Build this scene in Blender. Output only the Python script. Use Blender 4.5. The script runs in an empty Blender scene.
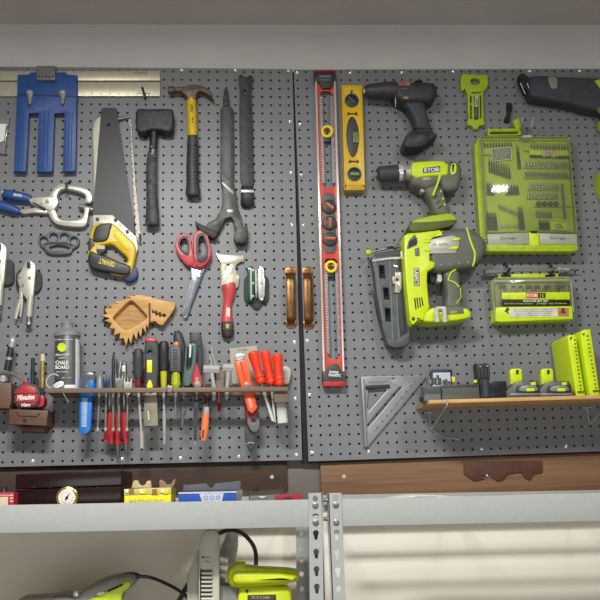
import bpy, math, random
from mathutils import Vector, Matrix
from mathutils.geometry import tessellate_polygon
random.seed(7)
S = 0.0254            # everything below is laid out in inches
Z0 = 112.0            # height of the top row of pegboard holes above the floor
C = bpy.context.scene.collection
scene = bpy.context.scene

# ------------------------------------------------------------------ camera
F = 900.0
CAM = Vector((-7.742, -94.657, -46.353))
YAW, PIT, ROL = -0.07477, 0.20611, 0.03699
ROT = Matrix.Rotation(YAW, 3, 'Z') @ Matrix.Rotation(PIT, 3, 'X') @ Matrix.Rotation(ROL, 3, 'Y')
cd = bpy.data.cameras.new('camera'); cam = bpy.data.objects.new('camera', cd); C.objects.link(cam)
cd.sensor_width = 36; cd.lens = F/600*36; cd.clip_start = 0.05
rx, ry, rz = ROT.col[0], ROT.col[1], ROT.col[2]
m3 = Matrix((rx, rz, -ry)).transposed()
cam.matrix_world = Matrix.Translation((CAM.x*S, CAM.y*S, (CAM.z+Z0)*S)) @ m3.to_4x4()
scene.camera = cam

def P(px, py, d=0.0):
    """the place, in inches, seen at (px,py) on the plane d inches in front of the pegboard"""
    v = ROT @ Vector(((px-300)/F, 1.0, (300-py)/F))
    t = (-d-CAM.y)/v.y
    return CAM + v*t
def W(v):
    return Vector((v.x*S, v.y*S, (v.z+Z0)*S))
def ppi(d=0.0):
    return F/(94.657-d)

# ------------------------------------------------------------------ materials
def lin(h):
    h = h.lstrip('#'); out = []
    for i in (0, 2, 4):
        c = int(h[i:i+2], 16)/255
        out.append(c/12.92 if c <= .04045 else ((c+.055)/1.055)**2.4)
    return out
MATS = {}
def mat(name, hexc, rough=.5, metal=0., var=.12, vscale=60., bump=.0, emit=None, coat=0., col2=None, stretch=None, trans=0., alpha=1., spec=.5):
    if name in MATS: return MATS[name]
    m = bpy.data.materials.new(name); m.use_nodes = True
    nt = m.node_tree; b = nt.nodes['Principled BSDF']
    c = lin(hexc)
    tc = nt.nodes.new('ShaderNodeTexCoord'); mp = nt.nodes.new('ShaderNodeMapping')
    nt.links.new(tc.outputs['Object'], mp.inputs[0])
    if stretch: mp.inputs['Scale'].default_value = stretch
    n = nt.nodes.new('ShaderNodeTexNoise'); n.inputs['Scale'].default_value = vscale; n.inputs['Detail'].default_value = 5
    nt.links.new(mp.outputs[0], n.inputs['Vector'])
    r = nt.nodes.new('ShaderNodeValToRGB'); e = r.color_ramp.elements
    e[0].position = .3; e[1].position = .7
    k = lin(col2) if col2 else [x*(1-var*1.6) for x in c]
    e[0].color = (*k, 1); e[1].color = (*[min(1, x*(1+(0 if col2 else var*.8))) for x in c], 1)
    nt.links.new(n.outputs['Fac'], r.inputs[0]); nt.links.new(r.outputs[0], b.inputs['Base Color'])
    b.inputs['Roughness'].default_value = rough; b.inputs['Metallic'].default_value = metal
    b.inputs['Coat Weight'].default_value = coat; b.inputs['Transmission Weight'].default_value = trans
    b.inputs['Alpha'].default_value = alpha; b.inputs['Specular IOR Level'].default_value = spec
    if bump:
        bp = nt.nodes.new('ShaderNodeBump'); bp.inputs['Strength'].default_value = bump; bp.inputs['Distance'].default_value = .001
        nt.links.new(n.outputs['Fac'], bp.inputs['Height']); nt.links.new(bp.outputs[0], b.inputs['Normal'])
    if emit:
        b.inputs['Emission Color'].default_value = (*lin(emit[0]), 1); b.inputs['Emission Strength'].default_value = emit[1]
    MATS[name] = m; return m
def wood(name, h1, h2, rough=.6, sx=(2, 40, 60), scale=3.):
    if name in MATS: return MATS[name]
    m = mat(name, h1, rough, 0, col2=h2, vscale=scale, stretch=sx, bump=.15)
    return m
def clear(name, tint, a=.3, rough=.08):
    if name in MATS: return MATS[name]
    m = bpy.data.materials.new(name); m.use_nodes = True; nt = m.node_tree
    nt.nodes.remove(nt.nodes['Principled BSDF']); N = nt.nodes.new; Lk = nt.links.new
    tr, df, gl = N('ShaderNodeBsdfTransparent'), N('ShaderNodeBsdfDiffuse'), N('ShaderNodeBsdfGlossy')
    m1, m2, fr = N('ShaderNodeMixShader'), N('ShaderNodeMixShader'), N('ShaderNodeFresnel')
    df.inputs['Color'].default_value = (*lin(tint), 1); gl.inputs['Roughness'].default_value = rough
    fr.inputs['IOR'].default_value = 1.5; m1.inputs[0].default_value = a
    Lk(tr.outputs[0], m1.inputs[1]); Lk(df.outputs[0], m1.inputs[2])
    Lk(fr.outputs[0], m2.inputs[0]); Lk(m1.outputs[0], m2.inputs[1]); Lk(gl.outputs[0], m2.inputs[2])
    Lk(m2.outputs[0], nt.nodes['Material Output'].inputs[0])
    MATS[name] = m; return m

BOARD = mat('board_paint', '7b7d80', .42, 0, .05, 12, .05)
EDGE = mat('board_edge', '4a4a4c', .6)
BLACK = mat('black_plastic', '2b2c2e', .45)
BLACKM = mat('black_matte', '232325', .8)
CHAR = mat('charcoal_plastic', '3e4043', .5)
DGREY = mat('dark_grey_plastic', '55585a', .5)
GREY = mat('grey_plastic', '6d7071', .5)
LIME = mat('lime_plastic', 'cfe60e', .38)
LIMED = mat('olive_lime_plastic', 'abc41c', .45)
OLIVE = mat('olive_dark_plastic', '5a6424', .6)
STEEL = mat('bright_steel', 'c9c9c4', .3, .45, .08)
STEELD = mat('dull_steel', '8e8d88', .4, .6, .15)
CHROME = mat('chrome', 'e3e3e0', .2, .5, .03)
IRON = mat('black_iron', '3c3c3e', .5, .3, .3, 90, .3)
IRONS = mat('worn_iron', '55534f', .45, .4, .0, 70, .3, col2='2e2d2c')
WHITE = mat('white_print', 'eeeeea', .5, 0, .02)
INK = mat('black_ink', '161616', .6)
RED = mat('red_plastic', 'c8202a', .35)
REDO = mat('red_orange_paint', 'd6452c', .35, 0, .06)
ORANGE = mat('orange_plastic', 'ff5a1c', .35, 0, .04)
BLUE = mat('blue_plastic', '264f92', .45, 0, .1)
BLUEB = mat('bright_blue_plastic', '1d78d0', .35, 0, .05)
NAVY = mat('navy_rubber', '263a70', .5)
YEL = mat('yellow_paint', 'e0b818', .35, 0, .05)
YELB = mat('bright_yellow', 'ecd81c', .4, 0, .04)
CREAM = mat('cream_paint', 'cfcbb4', .5, 0, .05)
ALU = mat('anodised_aluminium', 'c4bfa8', .35, .35, .05)
BRONZE = mat('bronze', '8f6638', .33, .7, .2, 25, .1, col2='573a22')
BROWNP = wood('brown_holder', '6b4a36', '553a2b', .5)
SHELFB = wood('taupe_strip', '7d6a5a', '6a594c', .5)
PINE = wood('pine', 'c39a62', 'a77f4c', .5, (1.5, 30, 40), 4)
STEELP = mat('shelving_paint', 'a3a6a3', .42, 0, .03)
VIAL = mat('vial_green', '7f9a5a', .2, 0, .1)

# ------------------------------------------------------------------ object helpers
class Thing:
    def __init__(self, ob, anchor): self.ob, self.a = ob, anchor
def props(o, label=None, cat=None, group=None, kind=None):
    if label: o['label'] = label
    if cat: o['category'] = cat
    if group: o['group'] = group
    if kind: o['kind'] = kind
def thing(name, label, cat, at, group=None, kind=None):
    o = bpy.data.objects.new(name, None); C.objects.link(o)
    o.empty_display_size = .02; o.location = W(at)
    props(o, label, cat, group, kind)
    return Thing(o, W(at))
class MB:
    def __init__(self): self.v = []; self.f = []
    def add(self, vs, fs):
        n = len(self.v); self.v += [W(v) for v in vs]; self.f += [tuple(i+n for i in f) for f in fs]
        return self
def build(mb, name, m, parent=None, label=None, ang=35, cat=None, kind=None, group=None):
    me = bpy.data.meshes.new(name)
    if parent is None:
        lo = Vector((sum(v.x for v in mb.v)/len(mb.v), sum(v.y for v in mb.v)/len(mb.v), min(v.z for v in mb.v)))
    else: lo = parent.a
    me.from_pydata([tuple(v-lo) for v in mb.v], [], mb.f)
    me.materials.append(m)
    for p in me.polygons: p.use_smooth = True
    me.set_sharp_from_angle(angle=math.radians(ang))
    me.update()
    o = bpy.data.objects.new(name, me); C.objects.link(o)
    if parent is None: o.location = lo
    else: o.parent = parent.ob
    props(o, label, cat, group, kind)
    return Thing(o, lo)

def area2(p): return sum(p[i][0]*p[(i+1) % len(p)][1]-p[(i+1) % len(p)][0]*p[i][1] for i in range(len(p)))/2
def chaikin(p, n=2, w=.25):
    for _ in range(n):
        q = []
        for i in range(len(p)):
            a, b = p[i], p[(i+1) % len(p)]
            q += [(a[0]*(1-w)+b[0]*w, a[1]*(1-w)+b[1]*w), (a[0]*w+b[0]*(1-w), a[1]*w+b[1]*(1-w))]
        p = q
    return p
def circ(cx, cy, r, n=20, ry=None, a0=0):
    ry = ry or r
    return [(cx+r*math.cos(a0+2*math.pi*i/n), cy+ry*math.sin(a0+2*math.pi*i/n)) for i in range(n)]
def rrect(x0, y0, x1, y1, r=2, n=3):
    out = []
    for cx, cy, a in ((x1-r, y0+r, -90), (x1-r, y1-r, 0), (x0+r, y1-r, 90), (x0+r, y0+r, 180)):
        for k in range(n+1):
            t = math.radians(a+90*k/n); out.append((cx+r*math.cos(t), cy+r*math.sin(t)))
    return out
def rotp(p, cx, cy, deg):
    a = math.radians(deg); c, s = math.cos(a), math.sin(a)
    return [(cx+(x-cx)*c-(y-cy)*s, cy+(x-cx)*s+(y-cy)*c) for x, y in p]
def inset(p, b):
    n = len(p); out = []
    for i in range(n):
        a, c, e = p[i-1], p[i], p[(i+1) % n]
        d1 = Vector((c[0]-a[0], c[1]-a[1])); d2 = Vector((e[0]-c[0], e[1]-c[1]))
        if d1.length < 1e-9 or d2.length < 1e-9: out.append(c); continue
        d1.normalize(); d2.normalize()
        n1 = Vector((-d1.y, d1.x)); n2 = Vector((-d2.y, d2.x)); k = n1+n2
        if k.length < .2: out.append((c[0]+n1.x*b, c[1]+n1.y*b)); continue
        k.normalize(); s = min(1.6, 1/max(.3, k.dot(n1)))
        out.append((c[0]+k.x*b*s, c[1]+k.y*b*s))
    return out
def plate_mb(mb, outline, d0, d1, bev=0.03, holes=(), steps=2, dfun=None, world=False):
    """solid between d0 and d1 inches off the board whose face has the given outline"""
    def conv(l, ccw):
        q = list(l) if world else [(P(x, y, d1).x, P(x, y, d1).z) for x, y in l]
        if (area2(q) > 0) != ccw: q.reverse()
        return q
    loops = [conv(outline, True)]+[conv(h, False) for h in holes]
    prof = [(0, d0)]
    if bev > 0:
        for k in range(steps+1):
            t = math.pi/2*k/steps
            prof.append((bev*(1-math.cos(t)), d1-bev+bev*math.sin(t)))
    else: prof.append((0, d1))
    vs = []; fs = []; caps = []; backs = []
    for lp in loops:
        n = len(lp); base = len(vs); last = None
        for (ins, dd) in prof:
            q = inset(lp, ins) if ins > 0 else lp
            vs += [Vector((x, -dd, z)) for x, z in q]; last = q
        for r in range(len(prof)-1):
            for i in range(n):
                j = (i+1) % n
                fs.append((base+r*n+i, base+r*n+j, base+(r+1)*n+j, base+(r+1)*n+i))
        caps.append((last, base+(len(prof)-1)*n)); backs.append((lp, base))
    for group, flip in ((caps, False), (backs, True)):
        idx = [b+i for l, b in group for i in range(len(l))]
        tri = tessellate_polygon([[Vector((x, z, 0)) for x, z in l] for l, b in group])
        fl = [pt for l, b in group for pt in l]
        for t in tri:
            a = area2([fl[k] for k in t])
            t = tuple(idx[k] for k in t)
            if (a < 0) != flip: t = t[::-1]
            fs.append(t)
    mb.add(vs, fs); return mb
def plate(outline, d0, d1, name, m, parent=None, bev=.03, holes=(), ck=0, steps=2, label=None, **kw):
    if ck: outline = chaikin(outline, ck)
    return build(plate_mb(MB(), outline, d0, d1, bev, holes, steps), name, m, parent, label, **kw)
def sweep_mb(mb, pts, rad, n=10, flat=1.0, up=None, cap=True):
    """round (or flattened) bar through 3-D points in inches"""
    N = len(pts); rad = rad if isinstance(rad, (list, tuple)) else [rad]*N
    vs = []; fs = []
    tang = []
    for i in range(N):
        a = pts[max(0, i-1)]; b = pts[min(N-1, i+1)]
        t = b-a
        if t.length < 1e-6: t = tang[-1] if tang else (pts[-1]-pts[0])
        tang.append(t.normalized())
    ref = up or Vector((0, -1, 0))
    if abs(tang[0].dot(ref)) > .95: ref = Vector((0, 0, 1))
    u = (ref-tang[0]*ref.dot(tang[0])).normalized()
    for i in range(N):
        u = (u-tang[i]*u.dot(tang[i]))
        u = u.normalized() if u.length > 1e-6 else Vector((1, 0, 0))
        w = tang[i].cross(u)
        for k in range(n):
            a = 2*math.pi*k/n+math.pi/n
            vs.append(pts[i]+w*(math.cos(a)*rad[i])+u*(math.sin(a)*rad[i]*flat))
    for i in range(N-1):
        for k in range(n):
            j = (k+1) % n
            fs.append((i*n+k, i*n+j, (i+1)*n+j, (i+1)*n+k))
    if cap:
        fs.append(tuple(range(n))[::-1]); fs.append(tuple((N-1)*n+k for k in range(n)))
    mb.add(vs, fs); return mb
def crv(p, n=6):
    """Catmull-Rom through points (tuples)"""
    out = []
    for i in range(len(p)-1):
        a = p[max(0, i-1)]; b = p[i]; c = p[i+1]; e = p[min(len(p)-1, i+2)]
        for k in range(n):
            t = k/n
            out.append(tuple(.5*((2*b[q])+(-a[q]+c[q])*t+(2*a[q]-5*b[q]+4*c[q]-e[q])*t*t+(-a[q]+3*b[q]-3*c[q]+e[q])*t**3) for q in range(len(b))))
    out.append(tuple(p[-1])); return out
def tube(pp, rad, name, m, parent=None, n=10, flat=1.0, curve=0, label=None, **kw):
    """pp: (px,py,d) points; rad in inches"""
    if curve:
        if isinstance(rad, (list, tuple)):
            q = crv([(*a, r) for a, r in zip(pp, rad)], curve); pp = [a[:3] for a in q]; rad = [a[3] for a in q]
        else: pp = crv(pp, curve)
    return build(sweep_mb(MB(), [P(*a) for a in pp], rad, n, flat), name, m, parent, label, **kw)
def lathe(a, b, prof, name, m, parent=None, n=16, label=None, flat=1.0, **kw):
    """a,b: (px,py,d) ends of the axis; prof: (t, radius in inches)"""
    A, B = P(*a), P(*b)
    return build(lathe_mb(MB(), A, B, prof, n, flat), name, m, parent, label, **kw)
def lathe_mb(mb, A, B, prof, n=16, flat=1.0):
    t = (B-A).normalized(); ref = Vector((0, -1, 0))
    if abs(t.dot(ref)) > .95: ref = Vector((0, 0, 1))
    u = (ref-t*ref.dot(t)).normalized(); w = t.cross(u)
    vs = []; fs = []
    for (s, r) in prof:
        for k in range(n):
            an = 2*math.pi*k/n+math.pi/n
            vs.append(A+(B-A)*s+w*(math.cos(an)*max(r, .001))+u*(math.sin(an)*max(r, .001)*flat))
    for i in range(len(prof)-1):
        for k in range(n):
            j = (k+1) % n; fs.append((i*n+k, i*n+j, (i+1)*n+j, (i+1)*n+k))
    fs.append(tuple(range(n))[::-1]); fs.append(tuple((len(prof)-1)*n+k for k in range(n)))
    mb.add(vs, fs); return mb
def box_mb(mb, x0, x1, y0, y1, z0, z1):
    vs = [Vector((x, y, z)) for x in (x0, x1) for y in (y0, y1) for z in (z0, z1)]
    mb.add(vs, [(0, 1, 3, 2), (4, 6, 7, 5), (0, 4, 5, 1), (2, 3, 7, 6), (0, 2, 6, 4), (1, 5, 7, 3)]); return mb
def rbox(x0, x1, d0, d1, z0, z1, name, m, parent=None, bev=.04, **kw):
    return build(plate_mb(MB(), [(x0, z0), (x1, z0), (x1, z1), (x0, z1)], d0, d1, bev, world=True), name, m, parent, **kw)
LASTP = {}
def text(s, cx, cy, w, h, ang, d, m, parent, name='lettering', bold=.0, shear=0., thick=.012, label=None):
    """lettering w x h pixels centred at a spot, turned ang degrees counter-clockwise"""
    cu = bpy.data.curves.new('t', 'FONT'); cu.body = s; cu.offset = bold; cu.shear = shear; cu.resolution_u = 3
    cu.align_x = 'LEFT'
    ob = bpy.data.objects.new('t', cu); me = ob.to_mesh()
    vs = [v.co.copy() for v in me.vertices]; fs = [tuple(p.vertices) for p in me.polygons]
    ob.to_mesh_clear(); bpy.data.objects.remove(ob); bpy.data.curves.remove(cu)
    x0 = min(v.x for v in vs); x1 = max(v.x for v in vs); y0 = min(v.y for v in vs); y1 = max(v.y for v in vs)
    a = math.radians(ang)
    O = P(cx, cy, d); R = P(cx+math.cos(a), cy-math.sin(a), d)-O; U = P(cx-math.sin(a), cy-math.cos(a), d)-O
    out = [O+R*((v.x-(x0+x1)/2)/(x1-x0)*w)+U*((v.y-(y0+y1)/2)/(y1-y0)*h)+Vector((0, -thick, 0)) for v in vs]
    return build(MB().add(out, fs), name, m, parent, label)
def screw_at(parent, px, py, d=0, r=.2, name='screw', m=None):
    return lathe((px, py, d), (px, py, d+.07), [(0, r), (.5, r*.92), (1, r*.5)], name, m or CHROME, parent, 10)
def bez(a, b, n=8): return [(a[0]+(b[0]-a[0])*k/n, a[1]+(b[1]-a[1])*k/n) for k in range(n+1)]
POW_A, POW_B, POW_FILL, EXPO = 75., 27., 42., -.42
def knob(px, py, d0, d1, r, name, m, parent=None, prof=None, n=18, label=None, **kw):
    """round piece standing straight off the board; its face centre is seen at (px,py)"""
    B = P(px, py, d1); A = Vector((B.x, -d0, B.z))
    return build(lathe_mb(MB(), A, B, prof or [(0, r), (.85, r), (1, r*.88)], n) if not prof else lathe_mb(MB(), A, B, prof, n), name, m, parent, label, **kw)

# ------------------------------------------------------------------ the room
zc = P(300, 22, -1).z
X0, X1, YF, YB = -95., 100., -170., 1.6
def slab(name, x0, x1, y0, y1, z0, z1, m):
    t = build(box_mb(MB(), x0, x1, y0, y1, z0, z1), name, m, None, kind='structure'); return t
WALLP = mat('wall_paint', '8f8b86', .85, 0, .03, 8, .05)
CEILP = mat('ceiling_paint', 'cfcac4', .9, 0, .03, 6, .05)
slab('floor', X0, X1, YF, YB+4, -Z0-2, -Z0, mat('concrete', '8c8a86', .8, 0, .1, 5))
slab('ceiling', X0, X1, YF, YB+4, zc, zc+4, CEILP)
slab('wall_left', X0-4, X0, YF, YB+4, -Z0, zc, WALLP)
slab('wall_right', X1, X1+4, YF, YB+4, -Z0, zc, WALLP)
slab('wall_front', X0, X1, YF-4, YF, -Z0, zc, WALLP)
zh_top = P(200, 462, -1).z; zh_bot = P(200, 493, -1).z
slab('wall_back', X0, X1, YB, YB+4, zh_bot-3, zc, mat('wall_paint_upper', 'dfdcd8', .85, 0, .03, 8, .05))
# painted lap boards under the header
mb = MB(); pitch = 2.35; z = zh_bot
vs = []; zz = zh_bot
prof = []
while zz > -Z0:
    prof += [(YB-.02, zz), (YB-.02, zz-pitch)]
    zz -= pitch
vs = [Vector((x, y, max(-Z0, z))) for y, z in prof for x in (X0, X1)]
fs = [(2*i, 2*i+1, 2*i+3, 2*i+2) for i in range(len(prof)-1)]
mb.add(vs, fs); build(mb, 'wall_back_siding', mat('siding_paint', 'f2eee0', .6, 0, .03, 6), None, kind='structure', ang=10)

# wooden header behind the shelving: two boards with a gap
WD = wood('header_shaded', '503c31', '3c2c24', .65, (1.5, 30, 30), 3)  # shade on the left board is put into its darker wood colour
WP = wood('header_pine', '8e6a4b', '6f5038', .6, (1.2, 30, 40), 3)
def header(x0, x1, m, name):
    za, zb = P((x0+x1)/2, 461, -.6).z, P((x0+x1)/2, 490 if x0 > 300 else 497, -.6).z
    a, b = P(x0, 470, -.6).x, P(x1, 470, -.6).x
    return rbox(a, b, -1.5, -.6, zb, za+1.6, name, m, None, .05, kind='structure')
rbox(1.5, X1-1, -1.55, -1.2, zh_bot-.5, zh_bot+1.5, 'gap_shade_strip', BLACKM, None, .02, kind='structure')  # black strip standing in for the shaded gap under the pine header
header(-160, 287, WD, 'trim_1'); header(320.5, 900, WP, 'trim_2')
rbox(P(286, 470, 0).x, P(321, 470, 0).x, -1.55, -1.1, zh_bot-2, zh_top+3, 'trim_3', mat('grey_steel_strap', '77726c', .5, .2, .08, 20), None, .02, kind='structure')
# black backing added behind both pegboards so seam and holes read dark
rbox(P(-250, 300).x, P(298, 300).x, -1.5, -.35, -43.45, .3, 'dark_backing_left', BLACKM, None, .02, kind='structure')
rbox(P(297, 300).x, P(790, 300).x, -1.5, -.35, -43.85, .22, 'dark_backing_right', BLACKM, None, .02, kind='structure')
# header details
t = thing('stained_bracket', 'reddish brown stained plate with jagged lower edge on the pine header', 'bracket', P(503, 470, -.5))
pl = [(464, 461), (464, 474), (469, 477), (474, 481), (480, 480), (484, 476), (489, 474), (493, 478), (497, 481), (503, 480), (508, 474), (521, 472), (525, 478), (530, 480), (534, 474), (542.5, 472.5), (542.5, 461)]
plate(pl, -.6, -.42, 'plate', mat('rust_brown', '63402f', .5, .1, .2, 12, .1, col2='4a2a20'), t, .03, holes=[circ(482.5, 477, 1.8, 10)])
screw_at(t, 487, 475.5, -.42, .12)
knob(256.5, 488, -.6, -.45, .35, 'cable_grommet', mat('knot_brown', '3a2519', .7), None, [(0, .38), (.8, .33), (1, .1)], label='dark round knot plug in the brown header above the grey and red boxes', cat='plug')
for px, py, l in ((272, 477, 'small screw ring on the dark brown header over the red box'), (344, 476.5, 'small screw ring on the pine header near its left end')):
    knob(px, py, -.6, -.5, .16, 'eyelet', STEEL, None, [(0, .2), (.6, .2), (.6, .1), (1, .1)], label=l, cat='screw', n=12)

# ------------------------------------------------------------------ pegboards
def pegboard(name, label, cols, origin, roll, ex, ez0, ez1, at):
    t = thing(name, label, 'pegboard', at)
    ca, sa = math.cos(roll), math.sin(roll)
    def M(u, v, y): return Vector((u*ca - v*sa*-1*-1 if False else u*ca+v*sa, y, -v*ca+u*sa)) + origin
    mb = MB(); th = .2; r = .136; K = 8
    vs = []; fs = []; cache = {}
    def vert(u, v, y):
        k = (round(u, 3), round(v, 3), y)
        if k not in cache: cache[k] = len(vs); vs.append(M(u, v, y))
        return cache[k]
    us = [cols[0]-.5+i for i in range(cols[1]-cols[0]+2)]; vsr = [-.5+i for i in range(45)]
    us[0], us[-1] = ex[0], ex[1]; vsr[0], vsr[-1] = -ez0, 43+ez1
    for i, cu in enumerate(range(cols[0], cols[1]+1)):
        for j in range(44):
            u0, u1, v0, v1 = us[i], us[i+1], vsr[j], vsr[j+1]
            um, vm = cu, j
            outer = [(u1, vm), (u1, v1), (um, v1), (u0, v1), (u0, vm), (u0, v0), (um, v0), (u1, v0)]
            inner = [(um+r*math.cos(math.pi/4*k), vm+r*math.sin(math.pi/4*k)) for k in range(8)]
            for k in range(8):
                k2 = (k+1) % 8
                a, b, c_, d_ = vert(*outer[k], 0), vert(*outer[k2], 0), vert(*inner[k2], 0), vert(*inner[k], 0)
                fs.append((a, b, c_, d_))
                fs.append((d_, c_, vert(*inner[k2], th), vert(*inner[k], th)))
    # rim
    e = [(ex[0], -ez0), (ex[1], -ez0), (ex[1], 43+ez1), (ex[0], 43+ez1)]
    for k in range(4):
        a, b = e[k], e[(k+1) % 4]; n = len(vs)
        vs += [M(*a, 0), M(*b, 0), M(*b, th+.12), M(*a, th+.12)]; fs.append((n, n+1, n+2, n+3))
    mb.add(vs, fs)
    build(mb, 'panel', BOARD, t, ang=20)
    return t
RO = -0.01161
lb = pegboard('pegboard', 'grey perforated pegboard panel holding hammers, saws and the long tool strip', (-38, 0), Vector((-1.0495, 0, -.0338)), RO, (-38.5, .5), .42, .45, P(150, 462))
rb = pegboard('pegboard', 'grey perforated pegboard panel holding cordless power tools and the red level', (0, 41), Vector((0, 0, 0)), 0., (-.38, 41.5), .3, .65, P(450, 458))
for px, py in ((288.3, 71), (235.4, 70.7), (181.9, 70.5), (290, 122), (290.6, 173), (292, 225.5), (294.5, 342.7), (295.3, 398.7), (296.5, 455), (32.7, 461.5), (122, 459.5), (180.6, 458.5), (238.8, 456.8), (294.3, 402)):
    if py != 402: screw_at(lb, px, py, 0)
for px, py in ((297, 73), (350, 73.3), (401.7, 73), (453, 71.8), (529.7, 71.4), (579.5, 71.4), (299.7, 124.5), (301.2, 175), (303.4, 225.5), (307.2, 341), (309.5, 395.2), (311.8, 452.9), (368.3, 452), (481.6, 449), (565.7, 446.5)):
    screw_at(rb, px, py, 0)
def pull(parent, pts):
    # bronze door pull: two feet and a raised grip
    (x0, y0), (x1, y1) = pts          # top centre, bottom centre
    h = y1-y0; X = lambda t: x0+(x1-x0)*t; Y = lambda t: y0+h*t
    p = thing('p', '', '', P(x0, y1))
    bpy.data.objects.remove(p.ob)
    w = 5.6
    top = chaikin([(X(0)-w, Y(0)+1), (X(0)-3, Y(0)-1.5), (X(0)+3, Y(0)-1.5), (X(0)+w, Y(0)+1), (X(.14)+w, Y(.14)), (X(.14)-w, Y(.14))], 1)
    bot = chaikin([(X(.86)-w, Y(.86)), (X(.86)+w, Y(.86)), (X(1)+w, Y(1)-2), (X(1)+3, Y(1)+1), (X(1)-3, Y(1)+1), (X(1)-w, Y(1)-2)], 1)
    mb = MB(); plate_mb(mb, top, 0, .1, .03); plate_mb(mb, bot, 0, .1, .03)
    prof = crv([(X(.1), Y(.1), .08), (X(.15), Y(.15), .75), (X(.22), Y(.2), 1.1), (X(.5), Y(.5), 1.2), (X(.78), Y(.8), 1.1), (X(.85), Y(.87), .75), (X(.9), Y(.9), .08)], 4)
    sweep_mb(mb, [P(*q) for q in prof], .5, 12, .3)
    o = build(mb, 'pull_handle', BRONZE, parent, 'bronze pull handle'); parent = o
    for t in (.03, .96):
        for dx in (-2.4, 2.4):
            q = screw_at(parent, X(t)+dx, Y(t)+.5*(1 if t < .5 else -1), .1, .1, 'handle_screw', BRONZE)
pull(lb, ((290.5, 268), (291.3, 327.5)))
pull(rb, ((307.6, 268), (309, 328.5)))
# ================================================================== LEFT BOARD
def S4(pts, ox, oy, k): return [(ox+x/k, oy+y/k) for x, y in pts]
# guide rail
t = thing('guide_rail', 'long cream aluminium saw guide rail lying across the top of the left pegboard', 'guide rail', P(80, 96))
plate([(-70, 71.4), (160, 70.8), (160, 80.4), (-70, 80.6)], 0, .45, 'upper_rail', ALU, t, .04)
plate([(-70, 82), (160, 82), (160, 96), (-70, 96)], 0, .4, 'lower_rail', ALU, t, .04)
plate([(-70, 80), (160, 80), (160, 82.6), (-70, 82.6)], 0, .2, 'groove', mat('groove_shadow_metal', '6c685e', .5, .3), t, 0)
for i, x in enumerate(range(2, 160, 9)): knob(x, 93.5, .4, .42, .07, 'rivet', STEELD, t, n=8) if not 16 < x < 78 else None
text('Rip-Cut', 140.5, 73, 12, 3.2, 180, .45, INK, t); text('Rip-Cut', 143.5, 93.6, 12, 3.2, 180, .4, INK, t)
t = thing('peg_hook', 'black peg hook clipped over the right end of the cream guide rail', 'hook', P(144, 97))
tube([(142.3, 87.5, .5), (143.5, 91, .75), (145, 96.5, .7), (145.3, 98.5, .1)], .13, 'hook_wire', BLACK, t, 8)

# blue rip guide
t = thing('rip_guide', 'blue three-legged plastic rip guide hanging over the cream rail', 'saw guide', P(46, 172))
o = [(17.5, 74.5), (29, 74), (30, 72), (66, 72), (67, 74), (77, 75), (77.3, 96), (76.5, 104), (75.5, 171), (62.5, 171.5), (64.3, 113), (54.3, 113), (52.3, 171.5), (36.5, 171.8), (38.6, 113), (28.8, 113), (26, 171.5), (13.8, 171.2), (17, 96)]
plate(o, .45, 1.0, 'plate', BLUE, t, .08)
for a, b in ((16.5, 24.5), (39.5, 49.5), (65, 73.2)):
    for k in range(3):
        x = a+(b-a)*(k+.3)/2.6
        tube([(x, 112, 1.0), (x-1.2, 169, 1.0)], .05, 'rib', BLUE, t, 6)
plate([(18, 94.8), (77, 96.8), (77, 95.6), (18, 93.6)], .9, 1.08, 'crease', NAVY, t, 0)
plate([(36.5, 65.5), (55, 65.5), (55, 80), (36.5, 80)], .2, 1.5, 'clamp_block', mat('clamp_grey', '6f7072', .5), t, .1)
for k in range(5): knob(39+k*3.4, 76+(k % 2), 1.45, 1.6, .12, 'tooth', CHAR, t, n=6)
for cx in (29.5, 62.3):
    lv = plate(chaikin([(cx-3.2, 89.3), (cx+3.2, 89.3), (cx+3.8, 93), (cx+1.8, 98), (cx+1.5, 104), (cx-1.5, 104), (cx-1.6, 98), (cx-3.8, 93)], 2), 1.0, 1.5, 'clamp_lever', mat('lever_grey', '85878a', .4), t, .12)
    knob(cx, 92, 1.5, 1.6, .18, 'bolt', STEEL, lv, n=12)

# clear packet at the left edge
t = thing('parts_packet', 'clear blister packet with white card at the left edge beside the blue guide', 'packet', P(2, 155))
plate([(-12, 117), (9.8, 117), (8, 126), (4.5, 154), (-12, 152)], 0, .5, 'blister', clear('blister', 'd0d0cc', .35), t, .1)
plate([(-12, 124), (6.8, 124), (5.6, 141), (-12, 147)], .5, .53, 'card', WHITE, t, 0)
tube([(6.3, 126, .56), (4.5, 141, .56), (-6, 145, .56)], .04, 'print_line', INK, t, 5)
tube([(6, 133, .3), (8, 131, .4), (10.5, 132.5, .3)], .07, 'tie', STEEL, t, 6)

# bow saw behind the panel saw
t = thing('bow_saw', 'narrow bow saw with cream frame and rusty toothed blade behind the panel saw', 'saw', P(115, 243))
tube([(130, 117.5, .35), (124, 117.6, .35), (119.5, 118.8, .35), (108, 118.5, .35), (101, 118, .35)], [.1, .16, .2, .2, .2], 'frame_arm', STEELD, t, 10)
plate(chaikin([(101, 116), (96.5, 118.5), (93.2, 125), (92.8, 137), (93.6, 160), (94.6, 210), (96.4, 210), (97.6, 160), (99, 137), (100.5, 127), (104, 120)], 1), .2, .5, 'frame', CREAM, t, .06)
bl = [(128, 121), (131.5, 121), (133, 150), (136, 190), (139, 220), (141.5, 243), (139, 244)] + [(136.6+(-1 if k % 2 else .4)*.8 - k*.19, 238-k*3.4) for k in range(34)]
plate(bl, .25, .33, 'blade', mat('rusty_blade', 'a39c96', .4, .5, .2, 260, .2, col2='5a4c46'), t, 0)
knob(129.8, 120, .2, .5, .12, 'pin', STEEL, t, n=8)
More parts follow.
